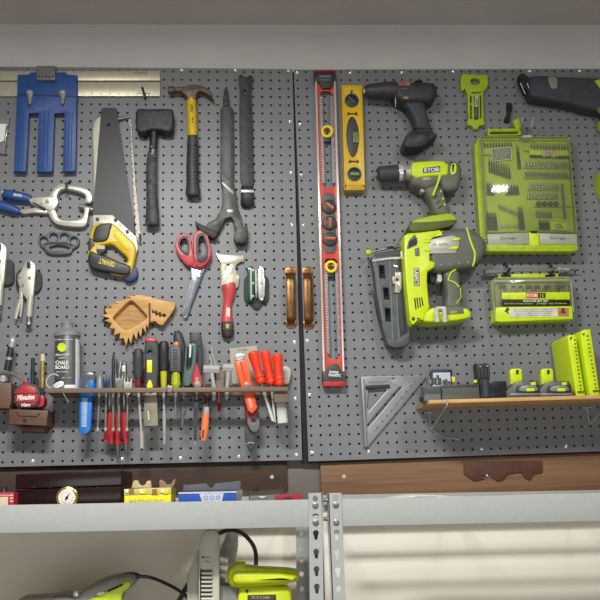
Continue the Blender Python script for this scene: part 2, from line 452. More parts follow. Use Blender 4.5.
tube([(139.8, 243, .3), (140, 234, .3)], .13, 'end_pin', BLACK, t, 8)

# panel saw
t = thing('hand_saw', 'panel saw with dark tapered blade and yellow and black handle', 'saw', P(112, 280))
bld = [(101.3, 109.5), (103, 108), (115, 107.8), (117, 110)]
pts = []
for k in range(28):
    y = 113+k*3.6; x = 117.2+(y-110)*.152; pts += [(x, y), (x-.9, y+1.8)]
bld += pts + [(134, 216), (134, 238), (96, 238), (92.6, 214), (95.5, 180)]
plate(bld, .55, .62, 'blade', mat('coated_blade', '26282b', .42, .15, .05, 10), t, 0, holes=[circ(108.7, 125, 1.7, 12)])
plate([(93, 215), (112.5, 215), (136, 236.5), (138, 248), (134, 262), (118, 240), (93, 226)], .62, .72, 'handle_plate', mat('handle_plate_white', 'd8d4c4', .35, .2), t, .02)
outer = chaikin([(92.5, 226), (98, 222.5), (112, 222), (118, 227), (129, 238), (134, 243), (136.5, 250), (134, 262), (131.5, 273), (126.5, 275.5), (118, 275), (104, 271), (91, 268.5), (87.5, 262), (87.8, 243), (90.5, 233)], 2)
hole = chaikin([(97.5, 246), (104.5, 244.5), (112, 243), (121.5, 252), (127.5, 257), (127.5, 263), (122, 262), (108, 255.5), (97, 254)], 2)
plate(outer, .35, 1.15, 'handle', YEL, t, .22, holes=[hole], steps=3)
grip = chaikin([(88.5, 252), (92, 250.5), (97, 253.5), (108, 256), (118, 261), (127, 264), (131, 266), (130, 274), (122, 275), (104, 271), (91, 268.5), (87.5, 262)], 2)
gp = plate(grip, .3, 1.32, 'grip', BLACK, t, .2, steps=3)
top = chaikin([(92.5, 238.5), (94, 229.5), (98, 224), (110, 222.6), (112, 224), (109.5, 232), (108, 239), (103, 241.5), (94, 242)], 1)
plate(top, .3, 1.34, 'top_grip', BLACK, t, .12, steps=3)
plate([(113.5, 229), (117.5, 229.5), (130, 243.5), (128.8, 250), (125, 249), (113.2, 235.5)], 1.15, 1.24, 'inlay', YELB, t, .03)
plate(chaikin([(88.3, 238), (92.5, 238), (95, 246), (92, 247), (90, 252), (88, 250)], 1), .3, 1.2, 'latch', BLACK, t, .05)
plate([(96.5, 245), (105, 245.5), (105.5, 250), (100, 254), (96, 253)], .5, 1.1, 'angle_block', mat('latch_blue', '39435e', .5), t, .1)
plate([(97, 245.2), (105, 245.5), (104.6, 249), (97, 248.8)], 1.1, 1.14, 'sticker', mat('sticker_beige', 'cfc9b0', .6), t, 0)
plate(chaikin([(131, 268), (136, 266), (138, 272), (137, 278), (130, 282), (124, 280), (124, 276)], 1), .1, .8, 'pommel', NAVY, t, .1)
for px, py in ((97.3, 219), (115.5, 219.7), (127.2, 231.5)): knob(px, py, .72, .85, .19, 'bolt', IRON, t, n=12)
for k in range(5): tube([(100+k*2.2, 217.2, .73), (100+k*2.2, 220.5, .73)], .025, 'ruler_tick', INK, t, 4)
for k in range(4): tube([(119+k*3, 224+k*2.2, .73), (121.5+k*2, 226+k*2.5, .73)], .03, 'print_mark', INK, t, 4)
text('DEWALT', 106.6, 262.7, 15.5, 5, 180-14, 1.32, YELB, gp, bold=.02, thick=.02)

# club hammer / rubber mallet
t = thing('sledge_hammer', 'black short sledge hammer with blocky head and worn rubber grip', 'hammer', P(154, 225))
plate(chaikin([(136, 109.5), (138.5, 108), (150, 108.5), (171, 108), (173.5, 110), (174, 122), (172.5, 131), (164, 131.8), (160, 129.5), (148, 129.5), (146, 132), (140, 132.5), (136.5, 130), (135.2, 121)], 1), .15, 1.75, 'head', IRON, t, .25, steps=3)
tube([(154.2, 120, .95), (154, 132, .95), (153.4, 150, .95)], [.45, .45, .42], 'neck', BLACK, t, 12)
tube([(153.5, 138, .95), (153.2, 150, .95), (152, 158, .95), (151.6, 175, .95), (152, 195, .95), (152.3, 215, .95), (152.3, 224, .95), (152.3, 226, .95)], [.42, .46, .56, .62, .6, .72, .76, .6], 'grip', mat('worn_rubber', '5c5e60', .6, 0, .3, 60, .3, col2='2c2e30'), t, 16, .75, 3)
text('True Temper', 153.1, 146, 19, 3.4, 86, 1.33, WHITE, t, shear=.3)
tube([(148, 158.5, 1.42), (151, 156, 1.48), (156, 157, 1.42)], .05, 'grip_edge', STEELD, t, 6)

# claw hammer
t = thing('claw_hammer', 'claw hammer with yellow neck, ribbed black grip and rusty head', 'hammer', P(193, 197))
RU = mat('rusty_steel', '7a6657', .5, .4, .3, 60, .2, col2='53443a')
hd = crv([(199, 95, 1), (204, 95.2, 1), (208, 96.5, 1), (211.5, 98.6, 1), (214.2, 100.5, 1)], 4)
plate(chaikin([(182, 87), (186, 86), (190, 84), (196, 84.5), (203, 85.6), (208, 88.6), (212, 93.5), (214, 98.8), (213, 99.2), (207.5, 94), (201, 90.5), (197, 92), (196.5, 99.5), (186.4, 99.5), (186, 94.5), (181, 92.5)], 1), .55, 1.35, 'head', RU, t, .15, steps=3)
lathe((168, 90.3, .95), (184, 89.8, .95), [(0, .36), (.04, .42), (.38, .42), (.45, .3), (1, .36)], 'poll', RU, t, 16)
tube([(211, 94.5, 1.0), (214, 99, 1.05)], [.12, .03], 'claw_tip', STEEL, t, 8)
tube([(191.3, 98.5, .95), (192, 118, .95), (192.6, 136.5, .95)], [.53, .53, .54], 'neck', YEL, t, 14, .8)
tube([(192.6, 136, .95), (192.7, 145, .95), (192.5, 165, .95), (192.7, 185, .95), (193, 193, .95), (193, 196, .95)], [.55, .62, .68, .7, .82, .74], 'grip', CHAR, t, 16, .8, 3)
for k in range(12): tube([(187.5, 144+k*3.8, 1.35), (190, 145.2+k*3.8, 1.48), (195, 145.2+k*3.8, 1.48), (197.5, 144+k*3.8, 1.35)], .06, 'rib', BLACK, t, 5)
text('STANLEY', 191.7, 108, 9, 3, 90, 1.4, INK, t, shear=.2); text('16 oz', 192.2, 120, 6, 2.2, 90, 1.4, INK, t)

# wrecking hammer bar
t = thing('demolition_bar', 'long dark demolition bar with flared claw and square hammer jaw at the bottom', 'wrecking bar', P(224, 243))
plate(([(225.3, 87), (226.5, 86.5), (228, 92), (229, 100), (228.8, 105), (233.6, 109.5), (233.4, 120), (234, 160), (233.5, 182), (235.5, 190), (238, 208), (241.5, 217), (243, 226), (246, 227), (236, 232), (234.6, 229), (232.8, 220), (230.5, 217), (225.5, 219), (223, 224), (218.5, 232), (216, 234), (208, 229), (200, 226), (195.5, 222), (195, 220.5), (200, 223.8), (205.5, 226), (208, 223), (216, 218.5), (220.5, 211), (222.5, 203), (222, 188), (220.3, 182), (220.5, 150), (220.5, 109), (223, 105.5), (223, 99), (224, 92)]), .3, .85, 'bar', IRONS, t, .1)
plate([(195, 220.5), (199, 223.8), (207, 228), (216.5, 231), (217.5, 234), (214, 238.5), (207.5, 235.5), (199.5, 230), (196, 225)], .1, 1.15, 'claw', mat('claw_dark', '33302f', .5, .3, .2, 60), t, .08)
plate([(235.5, 228), (247.5, 225.5), (248, 236), (246.5, 242.5), (236, 243), (233.5, 238)], .1, 1.35, 'hammer_face', IRONS, t, .12)
plate([(223, 110), (231, 110), (231, 180), (223.4, 176)], .85, .9, 'web', mat('bar_web', '57585b', .5, .3), t, .02)
plate([(221, 183), (224, 181), (233.5, 191), (233.5, 195)], .85, .92, 'collar', STEELD, t, .02)
plate(circ(230, 210.8, 3.2, 16, 1.8), .85, .9, 'stamp', STEEL, t, .01)
plate(chaikin([(224.8, 90), (227.4, 90), (229.3, 101), (227, 106), (224, 105), (223.3, 99)], 1), .3, 1.0, 'upper_hook', BLACK, t, .05, holes=[circ(226.4, 100, 1.2, 10)])

# flat pry bar
t = thing('pry_bar', 'flat black pry bar with forked top and curled lower end', 'pry bar', P(246, 208))
plate(chaikin([(238.5, 76), (241, 74), (244.5, 77), (247, 77.3), (250, 74.5), (253.4, 76.5), (252, 84), (251, 92), (252.6, 120), (253.3, 160), (254, 189), (240.5, 189), (239.8, 150), (239.2, 110), (240, 92), (239, 83)], 1), .3, .55, 'bar', IRON, t, .05, holes=[rrect(243.8, 89, 245.6, 95, .8)])
tube([(247.2, 187, .45), (247.2, 192, .7), (247.2, 198, .75), (247.3, 204, .5), (247.3, 207, .25)], [.68, .7, .74, .76, .55], 'curled_end', IRON, t, 14, .38, 3)
plate([(241, 189.5), (253.6, 189.5), (253.6, 192.5), (241, 192.5)], .55, 1.04, 'worn_edge', STEEL, t, .05)

# locking c-clamp
t = thing('locking_clamp', 'silver locking C-clamp with two blue grip handles', 'clamp', P(50, 227))
NKM = mat('nickel', 'd3d0c2', .3, .4, .05)
OC = lambda p: S4(p, 0, 100, 4)
plate(chaikin(OC([(186, 440), (192, 395), (206, 360), (234, 336), (262, 334), (346, 352), (368, 372), (369, 412), (333, 410), (344, 386), (328, 370), (262, 353), (240, 358), (224, 386), (232, 402), (212, 430)]), 1), .3, .95, 'upper_jaw', NKM, t, .1)
plate(chaikin(OC([(184, 432), (206, 424), (224, 446), (230, 472), (248, 481), (322, 480), (336, 452), (334, 424), (358, 426), (352, 466), (346, 500), (318, 508), (240, 501), (212, 488), (196, 462)]), 1), .3, .92, 'lower_jaw', NKM, t, .1)
tube([(79, 206, .6), (86, 208.2, .6), (93.5, 210, .6)], [.28, .34, .3], 'pad', STEELD, t, 12)
plate(chaikin([(29, 198), (45, 197), (56, 195), (58.5, 203), (52, 212), (44, 208), (35, 206), (29.5, 202)], 2), .3, 1.0, 'pivot_plate', mat('nickel', ''), t, .02)
plate(chaikin([(18, 210), (30, 208.5), (42, 205), (52, 211), (46, 214), (34, 212), (22, 214)], 2), .2, .7, 'lower_arm', STEEL, t, .08)
tube([(33, 203, .97), (45, 209, .97)], .12, 'link', IRON, t, 8)
knob(47, 201, .9, 1.14, .22, 'rivet', STEELD, t, n=12); knob(41, 203.5, .9, 1.05, .15, 'rivet', STEELD, t, n=12)
tube([(3.5, 193, .6), (6, 194, .6), (15, 196, .6), (26, 198, .6), (30.5, 199.5, .6)], [.3, .5, .56, .5, .38], 'upper_grip', BLUE, t, 14, .9, 3)
tube([(-16, 203, .6), (-4, 204.5, .6), (6, 207, .6), (16, 210.5, .6), (20, 211.5, .6)], [.5, .55, .55, .45, .3], 'lower_grip', BLUE, t, 14, .9, 3)
knob(3, 192.2, .4, .8, .22, 'adjusting_screw', STEEL, t, n=12)
text('IRWIN', 18, 195.2, 9, 3, -8, 1.14, WHITE, t, bold=.02, shear=.2)
t = thing('peg_hook', 'black peg hook clasping the arch of the silver C-clamp', 'hook', P(66, 190))
tube([(69.5, 181.5, .05), (69, 183.5, .8), (66.5, 183, 1.2), (66.2, 190.5, 1.2)], .13, 'hook_wire', BLACK, t, 8)

# four-hole grip
t = thing('knuckle_plate', 'dull grey metal plate with four finger holes below the C-clamp', 'knuckle plate', P(58, 255))
KN = mat('knuckle_grey', '5f6163', .5, .4, .1)
o = chaikin([(37.5, 238), (41, 234.5), (46.5, 235), (49, 231.5), (55, 231), (58, 233.5), (61, 231), (68, 232), (70, 235), (76, 235), (79.7, 239), (79, 245), (75, 248), (72.5, 249), (71.5, 253), (67, 254.5), (52, 254.8), (46, 252.8), (44.5, 249), (40, 246)], 2)
plate(o, .15, .5, 'body', KN, t, .08, holes=[circ(43.6, 240.8, 3.9, 16, 4.1), circ(53.2, 237.4, 4.1, 16, 4.2), circ(64, 237.6, 4.1, 16, 4.2), circ(73.7, 240.8, 3.9, 16, 4.1)] + [chaikin([(48.5, 247.5), (53, 245.5), (62, 244.8), (70, 247.5), (68.5, 250), (60, 250.6), (51, 250.3)], 1)])
tube([(43.5, 244.5, .5), (53, 242.5, .52), (58, 243.4, .52), (64.5, 243, .52), (72.8, 245, .5)], .1, 'ridge', KN, t, 6)

# locking pliers x2 on black rubber holders
def lockpl(dx, lab, x, s, hold):
    q = lambda pts: [(x+(a-28)*s, 258+(b-258)*s*1.0+dx) for a, b in pts]
    q3 = lambda pts: [(x+(a-28)*s, 258+(b-258)*s+dx, c) for a, b, c in pts]
    t = thing('locking_pliers', lab, 'pliers', P(*q([(28, 326)])[0]))
    NK = mat('nickel', '')
    plate(chaikin(q([(23, 265), (26, 260.5), (29, 260), (33, 262.5), (35.2, 267), (34, 280), (33, 292), (31.8, 300), (27, 300), (24.5, 297), (20, 290), (17.5, 283), (16.5, 276), (20.5, 271)]), 1), .6, 1.1, 'body', NK, t, .1)
    plate(chaikin(q([(27, 261), (30, 261.5), (30.5, 268), (27, 268.5), (25.8, 265)]), 1), 1.1, 1.18, 'jaw_mouth', IRON, t, .02)
    tube(q3([(30, 296, .85), (29, 308, .85), (28.6, 317, .85)]), [.34, .34, .3], 'handle_tube', NK, t, 12)
    tube(q3([(21, 288, .85), (20.5, 298, .85), (17.5, 308, .85), (15, 319, .85)]), [.25, .22, .22, .15], 'lever', NK, t, 10, .7, 3)
    tube(q3([(21.5, 298, .85), (21, 306, .85), (19.8, 317, .85)]), [.12, .14, .1], 'release_lever', STEEL, t, 8, .7, 3)
    lathe(q3([(28.6, 316, .85)])[0], q3([(28.4, 326, .85)])[0], [(0, .17), (.6, .17), (.62, .3), (.9, .34), (1, .25)], 'adjusting_screw', STEELD, t, 14)
    for a, b in ((18.6, 277), (28.9, 277.6), (22, 285)): knob(*q([(a, b)])[0], 1.08, 1.2, .16, 'rivet', STEELD, t, n=10)
    return t
RUB = mat('holder_rubber', '3a3b3c', .7, 0, .1)
def holder(lab, x, y, w, h):
    t = thing('magnetic_holder', lab, 'tool holder', P(x, y+h/2))
    plate(chaikin(rrect(x-w/2, y-h/2, x+w/2, y+h/2, w*.35), 1), 0, .55, 'pad', RUB, t, .12)
    tube([(x+w*.32, y-h*.25, .58), (x+w*.34, y+h*.25, .58)], .05, 'rib', CHAR, t, 6)
    tube([(x-w*.38, y-h*.25, .58), (x-w*.38, y+h*.25, .58)], .05, 'rib', CHAR, t, 6)
holder('black rubber holder behind the fully visible silver locking pliers', 28.5, 280.5, 26, 26)
holder('black rubber holder behind the locking pliers cut by the left edge', 6, 272, 15, 26)
lockpl(0, 'silver locking pliers fully in view on a black holder under the finger-hole plate', 28.5, 1.0, None)
t0 = lockpl(-19, 'larger silver locking pliers cut off by the left edge of the picture', -1.5, 1.13, None)

# scissors
t = thing('scissors', 'large scissors with red and black loop handles pointing down', 'scissors', P(190, 318))
RH = mat('scissor_red', 'bf2236', .35)
BLD = mat('blade_blue_steel', 'aab4c0', .2, .8, .04)
plate([(190.5, 266), (196, 264), (203.5, 267), (204.3, 269), (199, 284), (187, 316.5), (184.5, 318), (183, 316), (183.5, 313), (191.5, 282)], .45, .6, 'blade', BLD, t, .03)
plate([(192, 266), (198, 268), (196, 284), (188, 304), (183.5, 314), (183.2, 311), (191, 280)], .3, .44, 'blade', CHROME, t, .02)
def ring(outer, inner, d0, d1, m, nm, b=.12): return plate(chaikin(outer, 2), d0, d1, nm, m, t, b, holes=[chaikin(inner, 2)], steps=3)
ring([(175, 243), (179.5, 235), (185.5, 232.5), (190, 236), (191.5, 245), (194, 258), (195, 265), (187.5, 266.5), (181, 259), (175.5, 250)], [(177.8, 244), (181, 237.5), (185.5, 236), (188.3, 239), (189.5, 252), (187, 254.5), (181, 250.5)], .3, .9, RH, 'finger_loop', .05)
ring([(177.3, 244), (181, 236.5), (185.5, 235), (188.7, 239), (190, 254), (187, 256), (181, 252)], [(179.5, 244), (182, 239), (185, 238), (187.3, 241), (187.8, 251), (186, 252), (181.5, 249)], .35, .95, BLACK, 'loop_lining', .03)
ring([(193, 237), (196.5, 231), (202, 229.5), (207.5, 233.5), (210.8, 247), (211.5, 256), (207, 264), (199, 268.5), (194.5, 264), (193.3, 250)], [(197, 239), (200, 233.5), (203.5, 234), (205.5, 238), (208, 249), (207.5, 255), (202, 258), (198, 257), (197, 248)], .5, 1.1, RH, 'thumb_loop', .06)
ring([(196.3, 238), (199, 233), (203.5, 233), (206.4, 238), (208.8, 250), (207.5, 260), (200, 263.5), (196, 260)], [(198.5, 240), (200.5, 236), (203, 236), (204.5, 240), (206.5, 249), (205, 255), (200.5, 256.5), (198.6, 252)], .55, 1.15, BLACK, 'loop_lining', .03)
plate(chaikin([(187, 258), (194, 252), (196, 263), (203.5, 265), (204, 269), (195, 268), (189.5, 266)], 1), .25, .86, 'shoulder', RH, t, .03)
knob(198, 275, .55, .75, .27, 'pivot_bolt', STEEL, t, n=16)

# painter's tool
t = thing('painters_tool', 'painters multi-purpose scraper with notched steel blade and red handle', 'scraper', P(229, 338))
plate([(216, 253.5), (219, 254), (232, 255.3), (243.8, 255.3), (243.8, 261.5), (240.3, 261.8), (236.8, 264), (235, 268), (236.2, 273), (239.3, 277), (238.3, 287), (234.5, 288.8), (222.5, 288.8), (221, 286), (220.8, 263)], .35, .45, 'blade', mat('scraper_blade', 'b3ae9c', .35, .5, .15, 90), t, .01, holes=[circ(228.3, 264.8, 1.3, 10)])
tube([(228.3, 284, .45), (229, 288, .45), (229, 295, .45), (227.5, 303, .45), (227, 312, .45), (227, 320, .45), (227.3, 330, .45), (227.8, 335, .45)], [.7, .74, .62, .45, .5, .62, .66, .5], 'handle', mat('handle_red', 'c8474a', .35, 0, .05), t, 16, .55, 3)
tube([(227.2, 322, .5), (227.4, 330, .5), (227.8, 336, .5), (228, 338, .5)], [.64, .68, .6, .35], 'end_cap', mat('endcap_brown', '3b2f2a', .4), t, 16, .6, 2)
plate(rrect(226.5, 307.5, 230, 317, 1), .72, .76, 'size_label', STEEL, t, 0)
bl_ = plate([(223, 322), (232.5, 322), (232.5, 330), (223, 330)], .9, .93, 'brand_label', mat('label_dark', '241f1c', .4), t, 0)
plate([(225.4, 324), (229.6, 324), (228.6, 328.5), (226.4, 328.5)], .93, .96, 'crest', mat('gold_print', 'd2a43c', .4), bl_, 0)

# green multi-tool on holder
t = thing('magnetic_holder', 'dark green-black rubber holder behind the folded green multi-tool', 'tool holder', P(257, 307))
plate(chaikin(rrect(243.8, 275, 269, 303.5, 6), 1), 0, .4, 'pad', mat('holder_green', '2b3a35', .6), t, .1)
plate(chaikin([(250, 300), (263, 300), (261, 307), (257, 310), (252, 307)], 1), 0, .35, 'foot', RUB, t, .08)
t = thing('multi_tool', 'folded multi-tool with dark green handle and polished steel side', 'multi-tool', P(256, 301))
GR = mat('tool_green', '1d5b45', .25, .3, .05)
plate(chaikin([(246.3, 268), (250, 265.5), (254, 266.5), (254.5, 280), (254, 300), (249, 302), (247.5, 295), (248, 275)], 1), .4, 1.0, 'handle', GR, t, .1)
plate([(250.4, 268), (251.6, 268), (251.8, 299), (250.6, 299)], 1.0, 1.04, 'liner', CHROME, t, 0)
plate(chaikin([(257.5, 266), (263.5, 265.5), (264, 275), (265.5, 280), (264.5, 300), (260, 300.5), (258, 296)], 1), .4, 1.0, 'handle', CHROME, t, .1, label='polished steel handle half')
plate(chaikin([(254.6, 268), (257.4, 268), (258, 297), (255, 299)], 1), .4, .85, 'plier_head', STEELD, t, .06)
for y in (270, 283, 296): knob(261.4, y, .98, 1.06, .13, 'rivet', STEELD, t, n=10); knob(253, y, .98, 1.06, .13, 'rivet', CHROME, t, n=10)

# wooden carved head
t = thing('carved_wood_plaque', 'jagged pale wooden animal-head cutout with a rounded diamond recess', 'wooden plaque', P(138, 346))
o = S4([(168, 402), (205, 392), (186, 382), (222, 384), (212, 377), (250, 381), (280, 387), (330, 402), (382, 411), (379, 430), (362, 458), (330, 500), (314, 497), (300, 483), (284, 488), (276, 484), (272, 512), (264, 498), (262, 530), (250, 508), (243, 548), (232, 522), (226, 561), (214, 533), (203, 575), (194, 548), (184, 586), (174, 550), (158, 556), (160, 532), (134, 541), (140, 515), (118, 512), (127, 492), (98, 482), (121, 472), (84, 463), (108, 455), (98, 438), (128, 430), (112, 414), (150, 416), (140, 405)], 80, 200, 4)
dia = chaikin(S4([(205, 398), (225, 415), (270, 462), (268, 476), (190, 523), (178, 523), (130, 477), (131, 466), (190, 408)], 80, 200, 4), 2)
mouth = S4([(287, 436), (298, 447), (304, 440), (312, 453), (320, 446), (328, 458), (338, 452), (346, 462), (336, 470), (328, 462), (320, 472), (312, 457), (304, 466), (298, 451), (290, 456)], 80, 200, 4)
WO = wood('carved_maple', 'dcae68', 'c08f4c', .5, (6, 30, 30), 6)
plate(o, .3, 1.0, 'cutout', WO, t, .03, holes=[dia, mouth])
plate(S4([(110, 430), (150, 405), (330, 410), (345, 440), (320, 470), (270, 490), (180, 540), (110, 490)], 80, 200, 4), 0, .3, 'backing', wood('carved_backing', 'c49a5c', 'ab8046', .55, (6, 30, 30), 6), t, .02)
plate(S4([(96, 432), (104, 436), (106, 488), (96, 492)], 80, 200, 4), 0, .55, 'side_shade', BLACKM, t, .02)  # black piece stands in for the shadow along the plaque's left edge
plate(S4([(274, 412), (282, 412), (283, 492), (275, 492)], 80, 200, 4), .95, 1.03, 'divider', mat('divider_brown', '5c4126', .6), t, 0)
# ================================================================== LEFT SHELF
t = thing('tool_rack', 'slim taupe slotted shelf along the left pegboard holding the hand tools', 'shelf', P(170, 395))
zt = P(60, 388, 4.4).z; zt2 = P(285, 387, 4.4).z
def px_at(x, z, d):  # for laying out on the rack
    pass
plate([(45, 388.3), (288, 386.9), (288, 391.2), (45, 393)], 3.9, 4.4, 'front_rail', SHELFB, t, .04)
xa, xb = P(45, 390, 4.4).x, P(288, 390, 4.4).x
zl = P(45, 388.3, 4.4).z; zr = P(288, 386.9, 4.4).z
def zrack(x): return zl+(zr-zl)*(x-xa)/(xb-xa)
def rail(x0, x1, d0, d1, h, name):
    return build(plate_mb(MB(), [(x0, zrack(x0)-h), (x1, zrack(x1)-h), (x1, zrack(x1)), (x0, zrack(x0))], d0, d1, .03, world=True), name, SHELFB, t)
rail(xa, xb, 0, 1.5, .5, 'back_rail')
rail(xa, xa+3.6, 1.5, 3.9, .4, 'end_deck'); rail(xb-1.2, xb, 1.5, 3.9, .4, 'end_deck')
rail(xb-1.4, xb, .2, 4.0, 1.5, 'end_block')
# d at which things stand: ds ; a pixel on the rack top
def rk(px, d): # pixel y of rack top at column px for depth d
    x = P(px, 388, d).x; z = zrack(x)
    lo, hi = 300., 450.
    for _ in range(30):
        mid = (lo+hi)/2
        if P(px, mid, d).z > z: lo = mid
        else: hi = mid
    return lo

# brown holder with tape
t = thing('tool_holder_block', 'brown wooden holder block under the red tape measure', 'holder', P(28, 427))
plate([(9, 409), (48, 410.5), (46.5, 426), (9, 424)], 0, 3.4, 'body', BROWNP, t, .06)
plate([(19, 426.5), (45, 426.5), (43, 432), (22, 431.5)], 0, 2.4, 'lower_step', BROWNP, t, .06)
tube([(16.5, 412, 3.42), (19.5, 416, 3.42), (37, 416.5, 3.42), (40, 412.8, 3.42)], .05, 'groove', BLACKM, t, 6)
knob(24.7, 420.5, 3.35, 3.43, .19, 'hole_plug', BLACKM, t, n=14)
t = thing('tool_holder_block', 'dark brown holder block cut off at the left edge under the silver nipper', 'holder', P(0, 405))
plate([(-22, 382), (11, 383), (11.5, 400), (9.5, 408.5), (-22, 407)], 0, 3.0, 'body', BROWNP, t, .08)
t = thing('tape_measure', 'red tape measure with grey rubber guard and 10 m print', 'tape measure', P(27, 409))
bodyo = chaikin([(13, 391), (17, 386), (22, 383), (29, 383), (36, 384.5), (39.5, 389), (40.5, 397), (39.5, 404), (36, 408), (17, 408.3), (13.5, 403)], 2)
plate(bodyo, 1.3, 3.1, 'case', mat('guard_grey', '4c4b4d', .6), t, .2, steps=3)
fc = plate(chaikin([(15.5, 392), (21, 386), (28, 385.3), (35, 387.5), (37.5, 393), (37.8, 401), (34, 406), (18, 406.3), (15.5, 401)], 2), 3.05, 3.22, 'face', RED, t, .06)
plate(chaikin([(36, 397), (42, 394.5), (45, 399), (44, 406), (36, 408)], 1), 1.6, 2.9, 'mouth', RED, t, .1)
for y0, y1 in ((392.2, 393.8), (401, 402.6)): plate([(13.5, y0), (38, y0-.3), (38, y1-.3), (13.5, y1)], 3.1, 3.3, 'guard_band', mat('guard_grey', ''), t, .05)
text('Milwaukee', 25.8, 397.2, 17.5, 5.6, 4, 3.24, WHITE, fc, shear=.35, bold=.03); text('10m', 25.8, 404.9, 8.5, 3.4, 2, 3.34, WHITE, fc, bold=.03)
plate(chaikin([(22, 380.5), (27, 379.5), (28, 384), (22.5, 384)], 1), 1.8, 2.6, 'lock_button', RED, t, .06)

t = thing('end_nipper', 'silver end nipper with black grips and ball tip at the far left of the shelf', 'nipper', P(8, 384))
tube([(13.3, 337, 2), (12.6, 340, 2), (12, 344, 2), (11, 348, 2)], [.18, .34, .36, .28], 'tip', STEEL, t, 12, 1, 3)
tube([(11, 347, 2), (9.3, 357, 2)], [.3, .33], 'grip', BLACK, t, 12); tube([(9.3, 357, 2), (9.1, 360, 2)], .28, 'ring', STEEL, t, 12)
tube([(9, 360, 2), (7, 371, 2)], [.34, .34], 'grip', BLACK, t, 12)
tube([(7, 371, 2), (4, 376, 2), (3, 382, 2)], [.3, .42, .42], 'head', STEEL, t, 12)
tube([(1, 373.5, 2.3), (9, 373, 2.6), (16, 375.5, 2.7), (22, 379.5, 2.7)], [.2, .2, .17, .09], 'arm', STEELD, t, 8, 1, 3)
knob(3, 379.5, 2, 2.7, .28, 'pivot', STEEL, t, n=14)
t = thing('marker_pen', 'black pen standing behind the tape measure', 'pen', P(33, 386))
tube([(33, 358.3, 1.8), (32.6, 388, 1.8)], .2, 'barrel', BLACK, t, 12); tube([(34.4, 361, 2), (34.2, 372, 2)], .05, 'clip', IRON, t, 6)
t = thing('socket_adapter', 'short blue and black ribbed adapter beside the black pen', 'adapter', P(29, 385))
lathe((29.5, 378, 1.9), (29.5, 388, 1.9), [(0, .2), (.2, .3), (1, .3)], 'body', NAVY, t, 12)
for k in range(3): lathe((36.2+k*.8, 377.5+k, 1.9), (36.2+k*.8, 386, 1.9), [(0, .1), (1, .12)], 'pin', IRON, t, 8)
t = thing('brass_rod', 'pale brass rod with bone-coloured cap standing left of the spray can', 'rod', P(42.5, 387))
tube([(42.6, 361, 1.7), (42.3, 388, 1.7)], .2, 'shaft', mat('brass', 'c0a35a', .35, .5), t, 12)
tube([(42.8, 354.3, 1.7), (42.6, 361.2, 1.7)], .24, 'cap', mat('bone', 'd9cfa6', .5), t, 12)
for k in range(3): tube([(42.9, 363+k*7, 1.95), (42.9, 367+k*7, 1.93)], .04, 'bright_stripe', YELB, t, 5)
t = thing('wire_ring', 'silver wire ring with a bright oval disc in front of the spray can', 'wire ring', P(53, 388))
rp = [(58.6, 376, 4), (55.5, 374.3, 4), (51, 375, 4), (47.4, 378.5, 4), (46.3, 383, 4), (48, 387, 4), (52, 388, 4)]
tube(rp, .09, 'ring', CHROME, t, 8, curve=4)
plate(rotp(circ(58.5, 384.6, 5.6, 20, 3), 58.5, 384.6, -22), 3.8, 4.1, 'disc', mat('disc_bright', 'f0f0ec', .2, .3, .02), t, .03)
tube([(63, 393, 4.5), (68.5, 402.5, 4.5)], .05, 'hanging_stem', STEELD, t, 6)

# chalkboard paint can
d = 2.3; t = thing('spray_can', 'grey chalkboard paint spray can with lime dot and grey cap', 'spray can', P(67, rk(67, d), d))
g = rk(67, d)
b = (69.6, g, d); a = (66.8, 336, d)
CANB = mat('can_label', '55565a', .4, .1, .03)
lathe((67.4, 336, d), (67.9, g, d), [(0, 1.22), (.02, 1.27), (.93, 1.27), (.94, 1.22), (1, 1.22)], 'can', CANB, t, 32)
lathe((67.9, g-4.2, d), (67.9, g, d), [(0, 1.275), (.6, 1.285), (1, 1.2)], 'base_rim', WHITE, t, 32)
lathe((67.1, 322, d), (67.4, 337, d), [(0, .5), (.05, .62), (.12, .66), (.3, .56), (.4, .6), (.55, .85), (.72, 1.2), (.76, 1.33), (1, 1.33)], 'cap', mat('cap_grey', '868b91', .4), t, 32)
# wrapped print: build as curved patches on the can
def wrap(name, px0, py0, px1, py1, m, n=8):
    A = P(67.4, 336, d); B = P(67.9, g, d); R = 1.29
    vs = []; fs = []
    for i in range(n+1):
        px = px0+(px1-px0)*i/n
        for py in (py0, py1):
            v = P(px, py, d+1.0); x = v.x-A.x-(B.x-A.x)*(A.z-v.z)/(A.z-B.z); x = max(-R*.98, min(R*.98, x*1.0))
            vs.append(Vector((A.x+(B.x-A.x)*(A.z-v.z)/(A.z-B.z)+x, A.y-math.sqrt(R*R-x*x), v.z)))
    fs = [(2*i, 2*i+1, 2*i+3, 2*i+2) for i in range(n)]
    return build(MB().add(vs, fs), name, m, t)
wrap('side_panel', 75.2, 338.5, 79.3, 386.5, mat('can_white', 'd4d4ce', .4))
for k in range(13): wrap('fine_print', 78, 341+k*3.2, 79.1, 342+k*3.2, INK, 2)
plate(circ(61.8, 347.3, 4.4, 24), d+1.05, d+1.3, 'lime_dot', LIME, t, 0)
text('rust-oleum', 64, 339.3, 17, 1.6, 0, d+1.31, WHITE, t); text('decorator', 63, 354.3, 15, 2.6, 2, d+1.31, WHITE, t, shear=.3)
text('color', 62.5, 357.6, 8, 1.8, 2, d+1.31, WHITE, t, shear=.3)
text('CHALK', 62.3, 362.6, 13.6, 3.9, 0, d+1.32, WHITE, t, bold=.02); text('BOARD', 62.3, 367.2, 13.6, 3.6, 0, d+1.32, WHITE, t, bold=.02)
text('SPRAY PAINT', 62.3, 371.8, 12.6, 1.3, 0, d+1.32, WHITE, t); text('NET 11 OZ', 66.5, 377.6, 9, 1, 0, d+1.32, WHITE, t)

